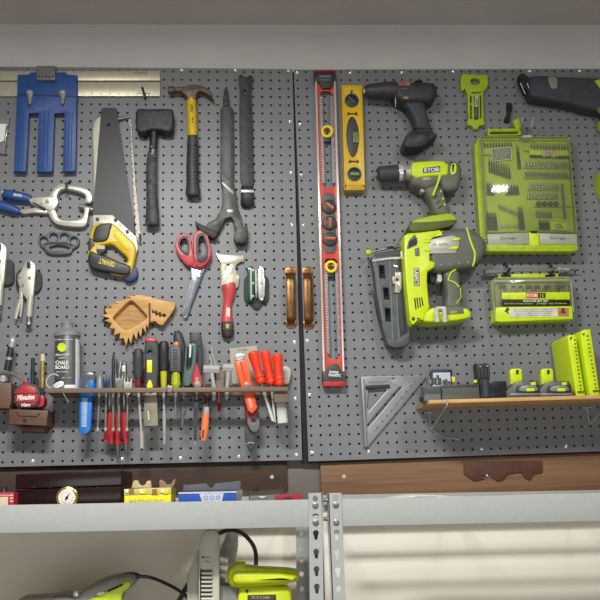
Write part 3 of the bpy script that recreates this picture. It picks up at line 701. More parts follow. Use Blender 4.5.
def slotpt(px, py, d=2.7): return (px, py, d)
# blue utility knife
t = thing('utility_knife', 'bright blue snap-off utility knife hanging nose down through the rack', 'knife', P(86, 433, 2.7))
plate([(79.5, 395), (92.5, 395), (90.5, 430), (85, 435), (79, 431)], 2.4, 3.2, 'body', BLUEB, t, .12)
plate([(79, 378), (94.5, 378), (94, 396), (79.2, 396)], 2.2, 3.5, 'shoulder', BLUEB, t, .15)
plate(chaikin([(80.5, 376.5), (82, 372.5), (92, 371.5), (95.5, 375), (94, 381.5), (91, 389), (79.5, 389)], 1), 2.4, 3.65, 'end_cap', mat('cap_smoke', '6f7276', .2, .3), t, .15)
plate([(81.8, 398), (87.5, 398), (86.5, 427), (81.6, 427)], 3.2, 3.24, 'blade_window', mat('pale_blade', 'a9c4e0', .3, .2), t, 0)
for k in range(12): tube([(82, 400+k*2.2, 3.25), (83.6, 400+k*2.2, 3.25)], .03, 'tick', BLUE, t, 4)
plate([(88, 381), (93.4, 380.5), (93, 389), (88, 389)], 3.5, 3.7, 'slider', BLUEB, t, .06)

# spade bits : shank below the rack, paddle above
def spade(x, ytop, ybot, lab, m, w, pm, kind=0, xb=None):
    xb = xb if xb is not None else x
    t = thing('spade_bit', lab, 'drill bit', P(xb, ybot, 2.7))
    xm = x
    if kind == 0:
        plate([(xm-w, ytop+4), (xm-w*.8, ytop), (xm-w*.55, ytop+4.5), (xm-.6, ytop+4), (xm, ytop-2.5), (xm+.6, ytop+4), (xm+w*.55, ytop+4.5), (xm+w*.8, ytop), (xm+w, ytop+4), (xm+w*.9, ytop+13), (xm+1, ytop+17), (xm-1, ytop+17), (xm-w*.9, ytop+13)], 2.62, 2.78, 'paddle', pm, t, .02)
    else:
        tube([(xm+.3, ytop-4, 2.7), (xm, ytop+4, 2.7), (xm, 391, 2.7)], [.03, w*.1, w*.1], 'tip', pm, t, 10)
    tube([(xm, ytop+15 if kind == 0 else 388, 2.7), (xb, ybot-2.2, 2.7)], .12, 'shank', STEELD, t, 8)
    tube([(xb, ybot-4.5, 2.7), (xb, ybot-3.8, 2.7), (xb, ybot-3, 2.7), (xb, ybot, 2.7)], [.12, .09, .15, .15], 'hex_end', STEEL, t, 6)
BB = mat('blue_coated', '1f3d66', .4, .3)
spade(99.5, 376, 431, 'narrow bright spade bit just right of the blue utility knife', STEEL, 1.4, STEEL, 0, 97.7)
spade(106.2, 376, 431, 'blue-coated spade bit in the rack', BLUE, 3.6, BB, 0, 105.5)
spade(113.4, 356, 431, 'tall dark twisted bit standing highest among the spade bits', IRON, 1.8, IRON, 1, 113.2)
spade(119, 374, 431, 'dull steel spade bit left of the whitest spade bit', STEELD, 4.2, STEELD, 0, 119)
spade(127.8, 378, 431, 'wide whitish spade bit left of the dark red-collared screwdriver', WHITE, 4.4, mat('white_steel', 'd6d4c8', .3, .5), 0, 127)
def smallbit(x0, y0, x1, y1, r, m, lab, nm='twist_bit'):
    t = thing(nm, lab, 'drill bit', P(x1, y1, 2))
    tube([(x0, y0, 2.1), (x0*.7+x1*.3, y0*.7+y1*.3, 2.1), (x1, y1, 2.1)], [r*.3, r, r], 'flute', m, t, 8)
smallbit(116.5, 359, 119, 383, .17, IRON, 'dark bit leaning among the spade bits, left of the pale one')
smallbit(121, 362, 117.5, 384, .16, STEELD, 'thin grey bit crossing behind the spade bits')
t = thing('countersink', 'stubby countersink with a bright square sleeve among the spade bits', 'countersink', P(123, 384, 2))
tube([(122.5, 362.5, 2.1), (124, 362.5, 2.1), (124, 368, 2.1), (124.5, 384, 2.1)], [.2, .3, .33, .3], 'body', STEELD, t, 10)
plate([(121.7, 366), (125, 365.5), (125.4, 371.5), (122.2, 371.7)], 2.4, 2.5, 'sleeve', mat('sleeve_white', 'e4e4de', .3, .2), t, .01)

# red-gripped pick set under the rack
def redpick(x0, y0, x1, y1, lab, tip):
    t = thing('steel_pick', lab, 'pick', P(x1, y1, 1.3))
    tube([(x0, 391, 1.8), (x0, y0, 1.6)], .11, 'shaft', STEELD, t, 8)
    tube([(x0, y0-4, 1.7), (x0, y0+2, 1.7), ((x0+x1)/2, (y0+y1)/2+2, 1.6), (x1, y1, 1.5)], [.2, .3, .34, .26], 'grip', mat('grip_red', 'b8323a', .4, 0, .1), t, 10, 1, 3)
    for k in range(4):
        f = .25+.2*k; tube([(x0+(x1-x0)*f-2.6, y0+(y1-y0)*f, 1.75), (x0+(x1-x0)*f+2.6, y0+(y1-y0)*f, 1.75)], .05, 'rib', mat('grip_red', ''), t, 5)
    if tip: tube([(x1, y1-1, 1.5), (x1+.4, y1+tip, 1.4)], [.17, .05], 'tip', STEELD, t, 8)
redpick(109.5, 414, 106, 441, 'leftmost red-gripped pick hanging under the rack', 0)
redpick(112.5, 416, 111, 444, 'second red-gripped pick from the left, blunt, under the rack', 0)
redpick(118, 418, 117.6, 445, 'red-gripped pick with long steel tip between two spade bit shanks', 13)
redpick(124, 414, 126, 443, 'rightmost red ribbed pick with steel tip under the rack', 12)

# screwdrivers etc
def driver(name, lab, x, ytop, ycol, ybot, r, hm, cm, xb, sh=.13, sm=CHROME, flat=.0, cr=None, d=2.7, ribs=0, topm=None):
    t = thing(name, lab, 'screwdriver', P(xb, ybot, d))
    cr = cr or r*.65
    tube([(x, ytop, d), (x, ytop+1.5, d), (x, ytop+6, d), (x, ycol-6, d), (x, ycol, d)], [r*.6, r*.88, r, r, r*.8], 'handle', hm, t, 16)
    tube([(x, ycol-1, d), (x, ycol+2, d), (x, 387, d), (x, 391, d)], [cr, cr, cr*.85, sh*1.2], 'collar', cm, t, 12)
    tube([(x, 389, d), (xb, ybot-12, d), (xb, ybot, d)], [sh, sh, sh*1.0], 'shaft', sm, t, 10)
    for k in range(ribs):
        a = -60+120*k/(ribs-1); xx = x+math.sin(math.radians(a))*r*ppi(d); dd = d+math.cos(math.radians(a))*r
        tube([(xx, ytop+8, dd), (xx, ycol-7, dd)], .045, 'rib', hm, t, 5)
    if topm: tube([(x, ytop-1.2, d), (x, ytop+1, d), (x, ytop+2.5, d)], [r*.5, r*.72, r*.7], 'top_button', topm, t, 12)
    return t
MAR = mat('maroon_clear', '7a2836', .25)
t = driver('screwdriver', 'dark grey screwdriver with maroon collar left of the putty knife', 138.3, 349, 378, 448, .55, CHAR, MAR, 141.8, .13, ribs=5)
tube([(141.5, 432, 2.7), (141.8, 448.5, 2.7)], .2, 'socket_end', CHROME, t, 10)
YC = mat('yellow_clear', 'c9c72e', .2, .0, .1)
t = driver('screwdriver', 'black screwdriver with translucent yellow collar right of the putty knife', 163.7, 341.5, 371, 444.5, .55, BLACK, YC, 164.3, .12, ribs=5)
tube([(164.2, 414, 2.7), (164.3, 444, 2.7)], [.2, .14], 'tip', STEEL, t, 10)
t = thing('ratchet_driver', 'black ribbed rectangular driver handle with orange button and yellow chuck', 'screwdriver', P(176, 412, 2.7))
plate([(169.5, 346), (181, 345.5), (181.3, 372), (169.8, 372)], 2.1, 3.2, 'handle', mat('driver_dark', '45484a', .5), t, .15)
plate([(170.8, 348), (179.6, 347.7), (179.8, 370.5), (171, 370.5)], 3.2, 3.26, 'inset', DGREY, t, .02)
for k in range(9): tube([(173, 350+k*2.3, 3.27), (177.4, 350+k*2.3, 3.27)], .05, 'rib', CHAR, t, 5)
plate(chaikin([(173.5, 343), (176, 341), (179, 343), (178.5, 346), (174, 346)], 1), 2.3, 3.0, 'button', mat('button_orange', 'd98a26', .4), t, .05)
tube([(176, 372, 2.7), (176, 376, 2.7), (176, 384, 2.7), (176, 388, 2.7)], [.4, .42, .5, .3], 'chuck', mat('lime_chuck', 'b7cb28', .3, 0, .2, 90), t, 8)
tube([(176, 388, 2.7), (175.5, 402, 2.7), (175.4, 414, 2.7)], [.25, .2, .03], 'bit', STEELD, t, 8)

# putty knife
t = thing('putty_knife', 'putty knife with black and yellow handle, red cap and worn steel blade', 'putty knife', P(151, 426, 2.9))
hb = chaikin([(144, 343), (148, 340.5), (155, 340.5), (158.5, 343), (158.5, 372), (157, 380), (158.2, 388.5), (143, 388.5), (145.5, 380), (144.5, 370)], 1)
plate(hb, 2.5, 3.7, 'handle', mat('soft_black', '3f4144', .6), t, .2, steps=3, holes=[circ(149.5, 352.3, 1.7, 12)])
plate(chaikin([(144.2, 341), (145, 338.6), (149, 337.3), (154, 337.5), (157.3, 339.5), (157, 342.8), (145, 342.8)], 1), 2.4, 3.6, 'end_cap', RED, t, .15, steps=3)
plate([(147, 360), (152, 360), (152, 372.5), (147, 372.5)], 3.7, 3.75, 'upper_inlay', mat('inlay_yellow', 'f2e60a', .4), t, .02)
plate(chaikin([(148.5, 380), (151, 380), (153.5, 388.5), (146, 388.5)], 1), 3.7, 3.76, 'lower_inlay', mat('inlay_yellow', ''), t, .02)
plate([(146, 388), (156, 388), (157, 398), (158, 425.5), (143.3, 426), (144.5, 400)], 3.0, 3.07, 'blade', mat('grimy_blade', '9a937e', .4, .4, .2, 40), t, .01)
tube([(148, 411, 3.09), (149, 420, 3.09)], .06, 'paint_smear', WHITE, t, 6)

# grey rounded pliers handle behind & green trowel-like tester
t = thing('rounded_hand_tool', 'dark grey rounded handle standing behind the orange-buttoned driver', 'hand tool', P(179, 388, 1.6))
tube([(177, 331, 1.4), (178, 336, 1.4), (180, 346, 1.4), (182, 360, 1.4), (183, 388, 1.4)], [.25, .5, .6, .55, .5], 'grip', CHAR, t, 14, .8, 3)
t = thing('stud_finder', 'green-grey tapered stud finder with dark oval window', 'stud finder', P(186, 388, 2.6))
GG = mat('grey_green', '52706a', .4)
plate(chaikin([(187, 343.5), (195, 342.5), (197, 346), (195.5, 370), (191, 386), (182, 386), (184.5, 364), (184.8, 350)], 1), 2.3, 3.1, 'body', GG, t, .15)
plate(chaikin([(187.5, 345.5), (192.5, 344.5), (193, 352), (191.5, 368), (188, 370.5), (185.6, 368), (187, 350)], 1), 3.1, 3.16, 'window', mat('window_dark', '2b3432', .15), t, .03)
plate([(189.3, 346.5), (191.5, 346), (190.8, 357), (189, 358)], 3.16, 3.2, 'display', mat('display_white', 'd8d8d2', .3), t, 0)
t = thing('ribbed_hand_tool', 'dark grey ribbed curved grip behind the green stud finder', 'hand tool', P(199, 388, 1.6))
plate(chaikin([(190, 334), (193, 332), (201.5, 333), (202, 345), (202.5, 360), (200.5, 380), (200, 389), (195, 389), (196, 362), (194, 345), (189, 341)], 2), 1.2, 1.8, 'grip', CHAR, t, .15)
for k in range(6): tube([(197, 346+k*2.6, 1.85), (202, 345.5+k*2.6, 1.8)], .05, 'rib', DGREY, t, 5)

# jab saw
t = thing('jab_saw', 'jab saw with red pointed handle and long dark toothed blade', 'saw', P(195, 444, 3))
plate(chaikin([(196.5, 361.5), (198.5, 368), (201.5, 377), (203.5, 386.5), (190.5, 386.5), (193, 374), (195, 366)], 1), 2.8, 3.6, 'handle', mat('saw_red', 'c42c38', .4), t, .12)
tube([(197, 377.5, 3.62), (197, 382, 3.62)], .2, 'hang_hole', STEEL, t, 10)
plate(chaikin([(193.5, 383), (196, 380.5), (199, 380.5), (201.5, 384), (201, 388), (193.5, 388)], 1), 2.7, 3.75, 'ferrule', STEELD, t, .08)
tube([(197, 388, 3.1), (196.5, 400, 3.1)], .15, 'shank', STEELD, t, 8)
bl = [(193.8, 399), (198.5, 399)]+[(198.6-.07*k+(-.9 if k % 2 else 0), 401+k*1.9) for k in range(21)]+[(195.5, 443.5), (193.5, 443), (193.2, 420)]
plate(bl, 3.06, 3.14, 'blade', IRON, t, 0)
tube([(194.3, 441, 3.16), (196, 444.8, 3.12)], [.12, .04], 'point', CHROME, t, 6)

# orange scraper knife
t = thing('hobby_knife', 'slim knife with pale orange handle end hanging under the rack', 'knife', P(203, 441, 2.6))
tube([(208, 384, 2.7), (207.5, 392, 2.7), (206.8, 407, 2.7)], [.25, .28, .3], 'neck', mat('neck_brown', '4a2c25', .5), t, 10, .7)
tube([(206.8, 405, 2.7), (206, 414, 2.7)], [.3, .32], 'ferrule', STEEL, t, 12, .6)
tube([(206, 413.5, 2.7), (205, 425, 2.7), (203.8, 436, 2.7), (203.2, 440.5, 2.7)], [.32, .36, .34, .22], 'handle', mat('pale_orange', 'ee8048', .4, 0, .04), t, 12, .6)
tube([(203.5, 430, 2.95), (202.8, 437.5, 2.92)], .07, 'hang_slot', BLACKM, t, 6)

# tap wrenches / stepped cutters with hex discs
def hexcutter(x, y, xb, yb, r, lab, wires):
    t = thing('socket_key', lab, 'socket key', P(xb, yb, 3))
    tube([(x-r, y-.3, 3), (x+r, y+.3, 3)], [.42, .42], 'hex_head', CHROME, t, 6)
    tube([(x, y+3, 3), (xb, 388, 3), (xb-.3, yb, 3)], [.2, .2, .19], 'shaft', CHROME, t, 10)
    if wires:
        for k, (a, b) in enumerate(((211.5, 347), (209.8, 355))): tube([(a, b, 3), (a+1.4, b+9, 3), (a+5-k*3, y-3, 3)], .1, 'wire_clip', STEEL, t, 6)
hexcutter(211.5, 369.3, 214.2, 400.5, 8, 'bright hex-headed socket key with two upright wire ends', True)
hexcutter(228.5, 368, 227, 399.5, 5.5, 'smaller bright socket key right of the one with wire ends', False)
t = thing('plastic_cup', 'small clear plastic cup standing between the two hex socket keys', 'cup', P(220, 388, 1.9))
lathe((220, 368, 1.6), (220, rk(220, 1.6), 1.6), [(0, .35), (.1, .6), (1, .75)], 'cup', clear('cup_clear', 'b8a79a', .45), t, 16)
t = thing('sandpaper_sheet', 'beige sandpaper sheets standing behind the orange knife', 'sandpaper', P(246, 385, .4))
plate([(229.5, 348.5), (257, 345.5), (262, 388), (233, 389)], .2, .32, 'sheet', mat('sheet_beige', 'b7b4a4', .8, 0, .05, 30), t, .0)
text('P120', 243, 350, 8, 1.6, 5, .33, INK, t)
t = thing('cloth_tag', 'crumpled white cloth tag at the right end of the rack', 'cloth', P(287, 386, 1))
plate(chaikin([(283, 364.5), (290, 367), (291.5, 372), (290, 380), (289, 384.5), (281, 384), (282, 374)], 1), .3, 1.0, 'cloth', mat('cloth_white', 'cfcabb', .9, 0, .2, 20, .6), t, .2)

# orange utility knife
t = thing('utility_knife', 'orange utility knife with chrome end cap angled through the rack', 'knife', P(251, 413, 3))
plate([(234, 362), (239, 359), (248, 358.5), (251, 381), (257.5, 408), (252, 413.5), (247.5, 410), (242, 390)], 2.5, 3.5, 'body', ORANGE, t, .12)
plate(chaikin([(234.3, 356.5), (236, 353.5), (243, 353), (245.5, 355), (244, 359.5), (235.5, 361.5)], 1), 2.4, 3.6, 'end_cap', STEEL, t, .12)
plate([(239.5, 362), (242, 361.6), (248.5, 388), (246, 388.5)], 3.5, 3.56, 'groove', mat('deep_orange', 'd9420f', .4), t, 0)
plate([(243.5, 383.5), (247, 381.5), (250, 385), (249, 387.5), (244.5, 387.5)], 3.5, 3.75, 'slider', STEELD, t, .05)
plate([(247.5, 398), (250.5, 397), (253, 406), (250, 408.5)], 3.5, 3.54, 'blade_window', mat('window_pink', 'd8a99a', .3), t, 0)
# three orange chisels
def chisel(x0, y0, x1, y1, bx, by, bw, lab, d=2.9):
    t = thing('wood_chisel', lab, 'chisel', P(bx, by, d))
    L = lambda f: (x0+(x1-x0)*f, y0+(y1-y0)*f, d)
    hd = tube([L(0), L(.03), L(.1), L(.25), L(.45), L(.65), L(.8), L(.92), L(1)], [.35, .5, .53, .53, .47, .4, .46, .5, .36], 'handle', mat('chisel_orange', 'f2401f', .35, 0, .03), t, 18, 1, 3)
    for f in (.12, .2, .78): 
        q = L(f); tube([(q[0]-.3, q[1]-.8, d), (q[0]+.3, q[1]+.8, d)], .56, 'ring_band', mat('chisel_orange', ''), hd, 18)
    tube([L(.98), (x1+(bx-x1)*.12, y1+(by-y1)*.12, d)], [.22, .16], 'ferrule', STEELD, t, 12)
    ax, ay = x1+(bx-x1)*.15, y1+(by-y1)*.15
    nx, ny = (by-y1), -(bx-x1); n = math.hypot(nx, ny); nx, ny = nx/n, ny/n
    cx, cy = x1+(bx-x1)*.25, y1+(by-y1)*.25
    plate([(ax-nx*1.2, ay-ny*1.2), (ax+nx*1.2, ay+ny*1.2), (cx+nx*bw, cy+ny*bw), (bx+nx*bw, by+ny*bw), (bx-nx*bw, by-ny*bw), (cx-nx*bw, cy-ny*bw)], d-.08, d+.08, 'blade', mat('chisel_steel', 'b9b7ae', .25, .7, .1, 30), t, .03)
chisel(252.5, 351.5, 261.5, 384, 273.5, 421, 1.8, 'leftmost of the three orange-handled chisels, narrow blade')
chisel(264.5, 351, 271.5, 385, 275, 422, 1.4, 'middle orange-handled chisel in the rack', 2.5)
chisel(277, 354, 279.5, 386, 283, 423, 5.2, 'rightmost orange-handled chisel with the widest blade', 3.2)
t = thing('hook_knife', 'grey and red folding knife with pivot hole hanging below the orange knife', 'knife', P(252, 453, 1.9))
plate(chaikin([(245.5, 397), (256, 400), (259.5, 418), (260, 427), (256, 432.5), (250, 431), (247, 425), (244.5, 412)], 1), 1.6, 2.2, 'red_scale', mat('dark_red_plastic', '7d1c24', .4), t, .12)
plate(chaikin([(246, 418), (252, 415.5), (259.5, 417.5), (260.2, 427), (256.5, 432.5), (250, 431.5)], 2), 1.55, 2.3, 'bolster', GREY, t, .12, holes=[circ(253.2, 420.8, 2, 14)])
plate(chaikin([(245, 424), (250, 430), (255.5, 438), (256, 446), (251.5, 453), (247, 447), (244.5, 438)], 1), 1.5, 1.9, 'blade_guard', CHAR, t, .1)
tube([(246.5, 444, 1.95), (250, 442.5, 1.95), (254.5, 443.5, 1.95)], .06, 'edge_glint', CHROME, t, 6)
# small bits under the right half
t = thing('scratch_awl', 'small grey awl with round collar hanging under the ratchet driver', 'awl', P(182, 428, 2.4))
tube([(184, 390, 2.5), (183.6, 408, 2.5)], .06, 'rod', STEELD, t, 6)
tube([(183.4, 407, 2.5), (183.3, 409.5, 2.5), (183.2, 413, 2.5), (182.6, 416, 2.5), (182.3, 421, 2.5), (182, 428, 2.5)], [.1, .3, .3, .14, .2, .06], 'collar', STEELD, t, 10)
t = thing('red_shafted_driver', 'thin dark red shaft hanging behind the bright socket key', 'hand tool', P(219, 414, 1.9))
tube([(218.5, 388, 1.9), (219.3, 412, 1.9)], [.14, .2], 'shaft', mat('dark_red_plastic', ''), t, 8)
t = thing('wing_nut', 'small dark wing nut clipped on the front rail under the black screwdriver', 'wing nut', P(169, 393, 4.5))
plate(chaikin([(166.5, 386.5), (168.5, 384.5), (170, 386), (172, 385.5), (173, 389), (171.5, 392), (168, 392.5), (166, 390)], 1), 4.4, 4.7, 'nut', STEELD, t, .06)
# ================================================================== RIGHT BOARD
# long red level
t = thing('spirit_level', 'long red spirit level with silver edges and two see-through rulers', 'level', P(334, 386))
LR = mat('level_red', 'd2452f', .35, 0, .05)
def lx(y, f):  # edges of the level as it hangs
    a = 314.9+(323.2-314.9)*(y-72)/(375-72); b = 335.3+(344.8-335.3)*(y-72)/(375-72)
    return a+(b-a)*f
def lp(pts): return [(lx(y, f), y) for f, y in pts]
w1 = lp([(.3, 91), (.72, 91), (.86, 95), (.88, 182), (.74, 188), (.34, 188), (.2, 182), (.18, 96)])
w2 = lp([(.3, 258.5), (.7, 258.5), (.84, 262), (.85, 353), (.7, 359), (.36, 359), (.2, 354), (.17, 263)])
plate(lp([(.06, 76), (.94, 76), (.94, 380), (.06, 380)]), .5, .8, 'web', LR, t, .03, holes=[w1, w2])
for f0, f1 in ((0, .09), (.91, 1)):
    plate(lp([(f0, 81), (f1, 81), (f1, 373), (f0, 373)]), .05, 1.15, 'edge_rail', mat('level_edge', 'd8d3cc', .25, .4, .03), t, .03)
for w, nm in ((w1, 'a'), (w2, 'b')):
    pass
for y0, y1 in ((93, 186), (260, 357)):
    for f0, f1 in ((.18, .34), (.7, .87)):
        plate(lp([(f0, y0+3), (f1, y0+3), (f1, y1-3), (f0, y1-3)]), .45, .6, 'ruler_strip', mat('ruler_grey', '8b8d90', .35, .4, .04), t, 0)
    n = int((y1-y0-8)/2.6)
    mb = MB()
    for k in range(n):
        y = y0+5+k*2.6
        a, b = (.2, .27 if k % 4 else .31); sweep_mb(mb, [P(lx(y, a), y, .62), P(lx(y, b), y, .62)], .035, 4)
        if k % 4 == 0: sweep_mb(mb, [P(lx(y, .79), y, .62), P(lx(y, .86), y, .62)], .035, 4)
    build(mb, 'ruler_marking', WHITE, t)
for cy in (131, 266.3):
    cx = lx(cy, .515)
    vr = plate(circ(cx, cy, 6.2, 24), .5, 1.1, 'vial_ring', YELB, t, .06, holes=[circ(cx, cy, 3.6, 18)], steps=2)
    plate(circ(cx, cy, 3.8, 18), .4, .9, 'vial', mat('vial_amber', '6b3a22', .15), vr, .02)
    plate([(cx-3, cy+5), (cx+3.2, cy+5), (cx+3.2, cy+10.5), (cx-3, cy+10.5)], .3, .7, 'vial_block', BLACK, t, .03)
plate(lp([(.3, 193), (.7, 193), (.8, 197), (.8, 248), (.68, 253), (.32, 253), (.2, 248), (.2, 197)]), .7, .95, 'vial_plate', DGREY, t, .05)
for cy, an in ((206.3, -38), (222.7, 90), (238.7, 0)):
    cx = lx(cy, .51)
    vr = plate(circ(cx, cy, 7.1, 24), .6, 1.2, 'vial_ring', BLACK, t, .1)
    a = math.radians(an); dx, dy = 5*math.cos(a), -5*math.sin(a)
    tube([(cx-dx, cy-dy, 1.22), (cx+dx, cy+dy, 1.22)], .17, 'vial', mat('vial_orange', 'd2602a', .2), vr, 8)
    tube([(cx-dx*.8+1, cy-dy*.8-1, 1.3), (cx+dx*.8+1, cy+dy*.8-1, 1.3)], .06, 'glint', mat('vial_glint', 'cfc9c4', .1), vr, 6)  # pale bar drawn as the highlight on the vial
plate(lp([(-.02, 71), (1.02, 71), (1.02, 80.5), (.9, 82), (.76, 88), (.35, 88), (.2, 82), (-.02, 81)]), .03, 1.2, 'end_cap', mat('cap_black', '2c2a2e', .5), t, .06)
plate(lp([(0, 69.8), (1, 69.8), (1.02, 72.5), (-.02, 72.5)]), .1, 1.1, 'top_edge', RED, t, .05)
plate(lp([(-.02, 371), (1.02, 371), (1.02, 381.5), (-.02, 381.5)]), .03, 1.2, 'end_cap', mat('cap_grey_dark', '3f4142', .5), t, .06)
plate(lp([(.25, 366), (.4, 363.7), (.66, 363.7), (.78, 366), (.86, 374), (.7, 379), (.3, 379), (.14, 374)]), .8, 1.25, 'label_boss', CHAR, t, .05)
plate(lp([(0, 381), (1, 381), (1, 386), (0, 386)]), .05, 1.15, 'bottom_edge', RED, t, .06)
text('EMPIRE', lx(77, .5), 76.5, 11, 2.6, 0, 1.21, mat('faint_print', 'a9a5a5', .5), t); text('MAGNETIC', lx(80, .52), 79.8, 9, 1.7, 0, 1.21, mat('faint_print', ''), t)
text('EMPIRE', 334, 372.2, 9, 2.2, -3, 1.27, WHITE, t, bold=.03); text('MAGNETIC', 334.6, 375.2, 12, 2.8, -3, 1.27, WHITE, t, bold=.03)

# torpedo level
t = thing('torpedo_level', 'short yellow torpedo level with dark oval grip and round vials', 'level', P(355, 190))
win = chaikin([(347.5, 115), (349.5, 117), (353, 115.6), (357, 119), (359.3, 132), (359, 146), (356, 155), (352.5, 158), (349.5, 154), (347, 143), (346.4, 130)], 1)
win = chaikin([(352.3, 115.5), (356.5, 119.5), (359.3, 131), (359.3, 143), (356.5, 153.5), (353, 158), (349.5, 154), (346.8, 143), (346.3, 130), (348.8, 119)], 1)
plate([(341.6, 85.2), (362.2, 85.2), (365, 189.5), (344.8, 190)], .05, 1.1, 'body', YEL, t, .06, holes=[win, circ(351.9, 100.3, 7, 20), circ(354.5, 174, 7, 20)])
plate([(343.3, 87), (360.8, 87), (361, 89), (343.4, 89)], 1.0, 1.15, 'lip', YEL, t, .02)
plate([(341.8, 86), (343.6, 86), (346.6, 186), (344.8, 189.5)], .9, 1.22, 'side_rail', YEL, t, .03)
plate([(360.4, 86), (362.2, 86), (365, 189.5), (363, 186)], .9, 1.22, 'side_rail', YEL, t, .03)
plate([(343.5, 184.5), (365, 184.5), (365, 190), (344.7, 190.2)], .05, 1.22, 'end', mat('end_yellow', 'c9a016', .4), t, .05)
plate(win, .4, .8, 'grip_insert', CHAR, t, .1)
for cy, cx in ((100.3, 351.9), (174, 354.5)):
    plate(circ(cx, cy, 7.2, 24), .5, 1.18, 'vial_ring', DGREY, t, .05, holes=[circ(cx, cy, 6, 20)])
    plate(circ(cx, cy, 6.2, 20), .3, .9, 'vial_disc', BLACK, t, .05)
tube([(348.5, 97, 1.0), (355.5, 103.5, 1.0)], .15, 'vial', mat('vial_dim', '5f6b62', .2), t, 8)
tube([(350, 174, 1.0), (359, 174, 1.0)], .22, 'vial', VIAL, t, 10)
plate(rrect(353, 132, 359, 142.3, 1), .7, 1.05, 'centre_vial', mat('vial_mid', '7c8452', .2), t, .05)
for y in (113.8, 161.5):
    cx = 351.9+(y-100)*.033
    plate([(cx-4.8, y-1.8), (cx-3.5, y-1.8), (cx-3, y-.8), (cx+3, y-.8), (cx+3.5, y-1.8), (cx+4.8, y-1.8), (cx+4.8, y+1.8), (cx+3.5, y+1.8), (cx+3, y+.8), (cx-3, y+.8), (cx-3.5, y+1.8), (cx-4.8, y+1.8)], 1.05, 1.13, 'slot_mark', mat('slot_dark', '3b2f12', .6), t, 0)
plate([(350.8, 90), (352.6, 90), (352.6, 94), (350.8, 94)], 1.05, 1.14, 'notch', mat('slot_dark', ''), t, 0)

# dark drill
def Q(pts): return S4(pts, 360, 60, 6)
t = thing('cordless_drill', 'older black cordless drill with small red name plate beside the yellow level', 'drill', P(402, 147))
DK = mat('drill_black', '33343a', .5); DK2 = mat('drill_black_soft', '3d4048', .6)
lathe((364.5, 91.5, 1.6), (396, 90.5, 1.6), [(0, .55), (.12, .8), (.35, .88), (.6, .98), (.62, 1.03), (1, 1.03)], 'chuck', DK, t, 24)
lathe((363.3, 91.3, 1.6), (366, 91.4, 1.6), [(0, .28), (.5, .32), (1, .3)], 'chuck_jaws', STEEL, t, 12)
plate(chaikin(Q([(205, 130), (240, 126), (440, 120), (468, 150), (470, 210), (430, 245), (380, 248), (212, 245)]), 1), .3, 2.7, 'motor_housing', DK, t, .7, steps=4)
plate(chaikin(Q([(255, 240), (300, 232), (390, 235), (410, 330), (432, 402), (440, 415), (335, 420), (325, 350), (290, 290)]), 1), .7, 2.3, 'handle', DK2, t, .5, steps=3)
plate(chaikin(Q([(275, 450), (320, 415), (400, 402), (436, 404), (440, 432), (465, 440), (465, 460), (420, 480), (380, 518), (280, 526), (262, 500)]), 1), .2, 2.8, 'battery_foot', DK, t, .25, steps=3)
plate(Q([(285, 455), (330, 430), (425, 425), (418, 462), (370, 500), (290, 508)]), 2.8, 2.86, 'foot_panel', mat('foot_panel', '25262b', .4), t, .02)
plate(chaikin(Q([(325, 128), (340, 118), (372, 118), (378, 130)]), 1), 1.0, 2.0, 'direction_switch', BLACKM, t, .05)
np_ = plate(Q([(230, 132), (302, 130), (302, 156), (230, 158)]), 2.7, 2.76, 'name_plate', mat('plate_dull_red', '8e3b40', .4), t, 0)
text('RYOBI', 404.3, 84, 10.5, 2.6, 1, 2.77, mat('dull_pink_print', 'c9999a', .5), np_); text('12 volt', 404.8, 88.3, 6, 1.2, 1, 2.72, mat('dull_pink_print', ''), t)
plate(chaikin(Q([(258, 222), (275, 215), (292, 222), (292, 232), (258, 233)]), 1), 2.68, 2.76, 'selector', mat('selector_orange', 'b58a45', .4), t, .02)
tube([(395.2, 84, 2.4), (395.6, 107, 2.2)], .05, 'seam', STEELD, t, 5)
plate(chaikin(Q([(245, 250), (285, 250), (300, 300), (262, 290)]), 1), 1.1, 1.9, 'trigger', BLACKM, t, .1)

# green wrench tool
def Q(pts): return S4(pts, 440, 60, 6)
t = thing('multi_wrench', 'lime plastic multi-wrench with oval opening and slotted handle', 'wrench', P(475, 128))
o = Q([(131, 88), (140, 84), (190, 88), (200, 80), (222, 90), (284, 86), (290, 120), (284, 166), (262, 186), (258, 210), (263, 362), (270, 376), (262, 388), (236, 394), (228, 412), (208, 414), (196, 396), (166, 388), (163, 374), (172, 350), (165, 200), (152, 170), (134, 186), (126, 160), (124, 120)])
plate(o, .15, .65, 'body', LIMED, t, .07, holes=[chaikin(Q([(185, 118), (195, 109), (232, 109), (240, 118), (240, 138), (230, 147), (196, 147), (185, 138)]), 1), Q([(181, 268), (192, 268), (194, 352), (183, 352)]), Q([(180, 205), (192, 215), (192, 258), (181, 256)]), Q([(239, 212), (249, 205), (250, 345), (241, 350)])])
np_ = plate(Q([(203, 212), (230, 210), (232, 356), (206, 358)]), .65, .7, 'label', mat('label_dim_black', '34362c', .5), t, 0)
plate(Q([(175, 168), (260, 165), (252, 190), (182, 192)]), .65, .78, 'cross_rib', LIMED, t, .03); plate(Q([(188, 192), (250, 190), (246, 200), (194, 202)]), .5, .66, 'cross_groove', OLIVE, t, 0)
text('RYOBI', 476.2, 101, 11, 3.2, 90, .71, WHITE, np_, bold=.02); text('FAN TOOL', 476.4, 112.5, 8, 2, 90, .71, mat('faint_print', ''), np_)

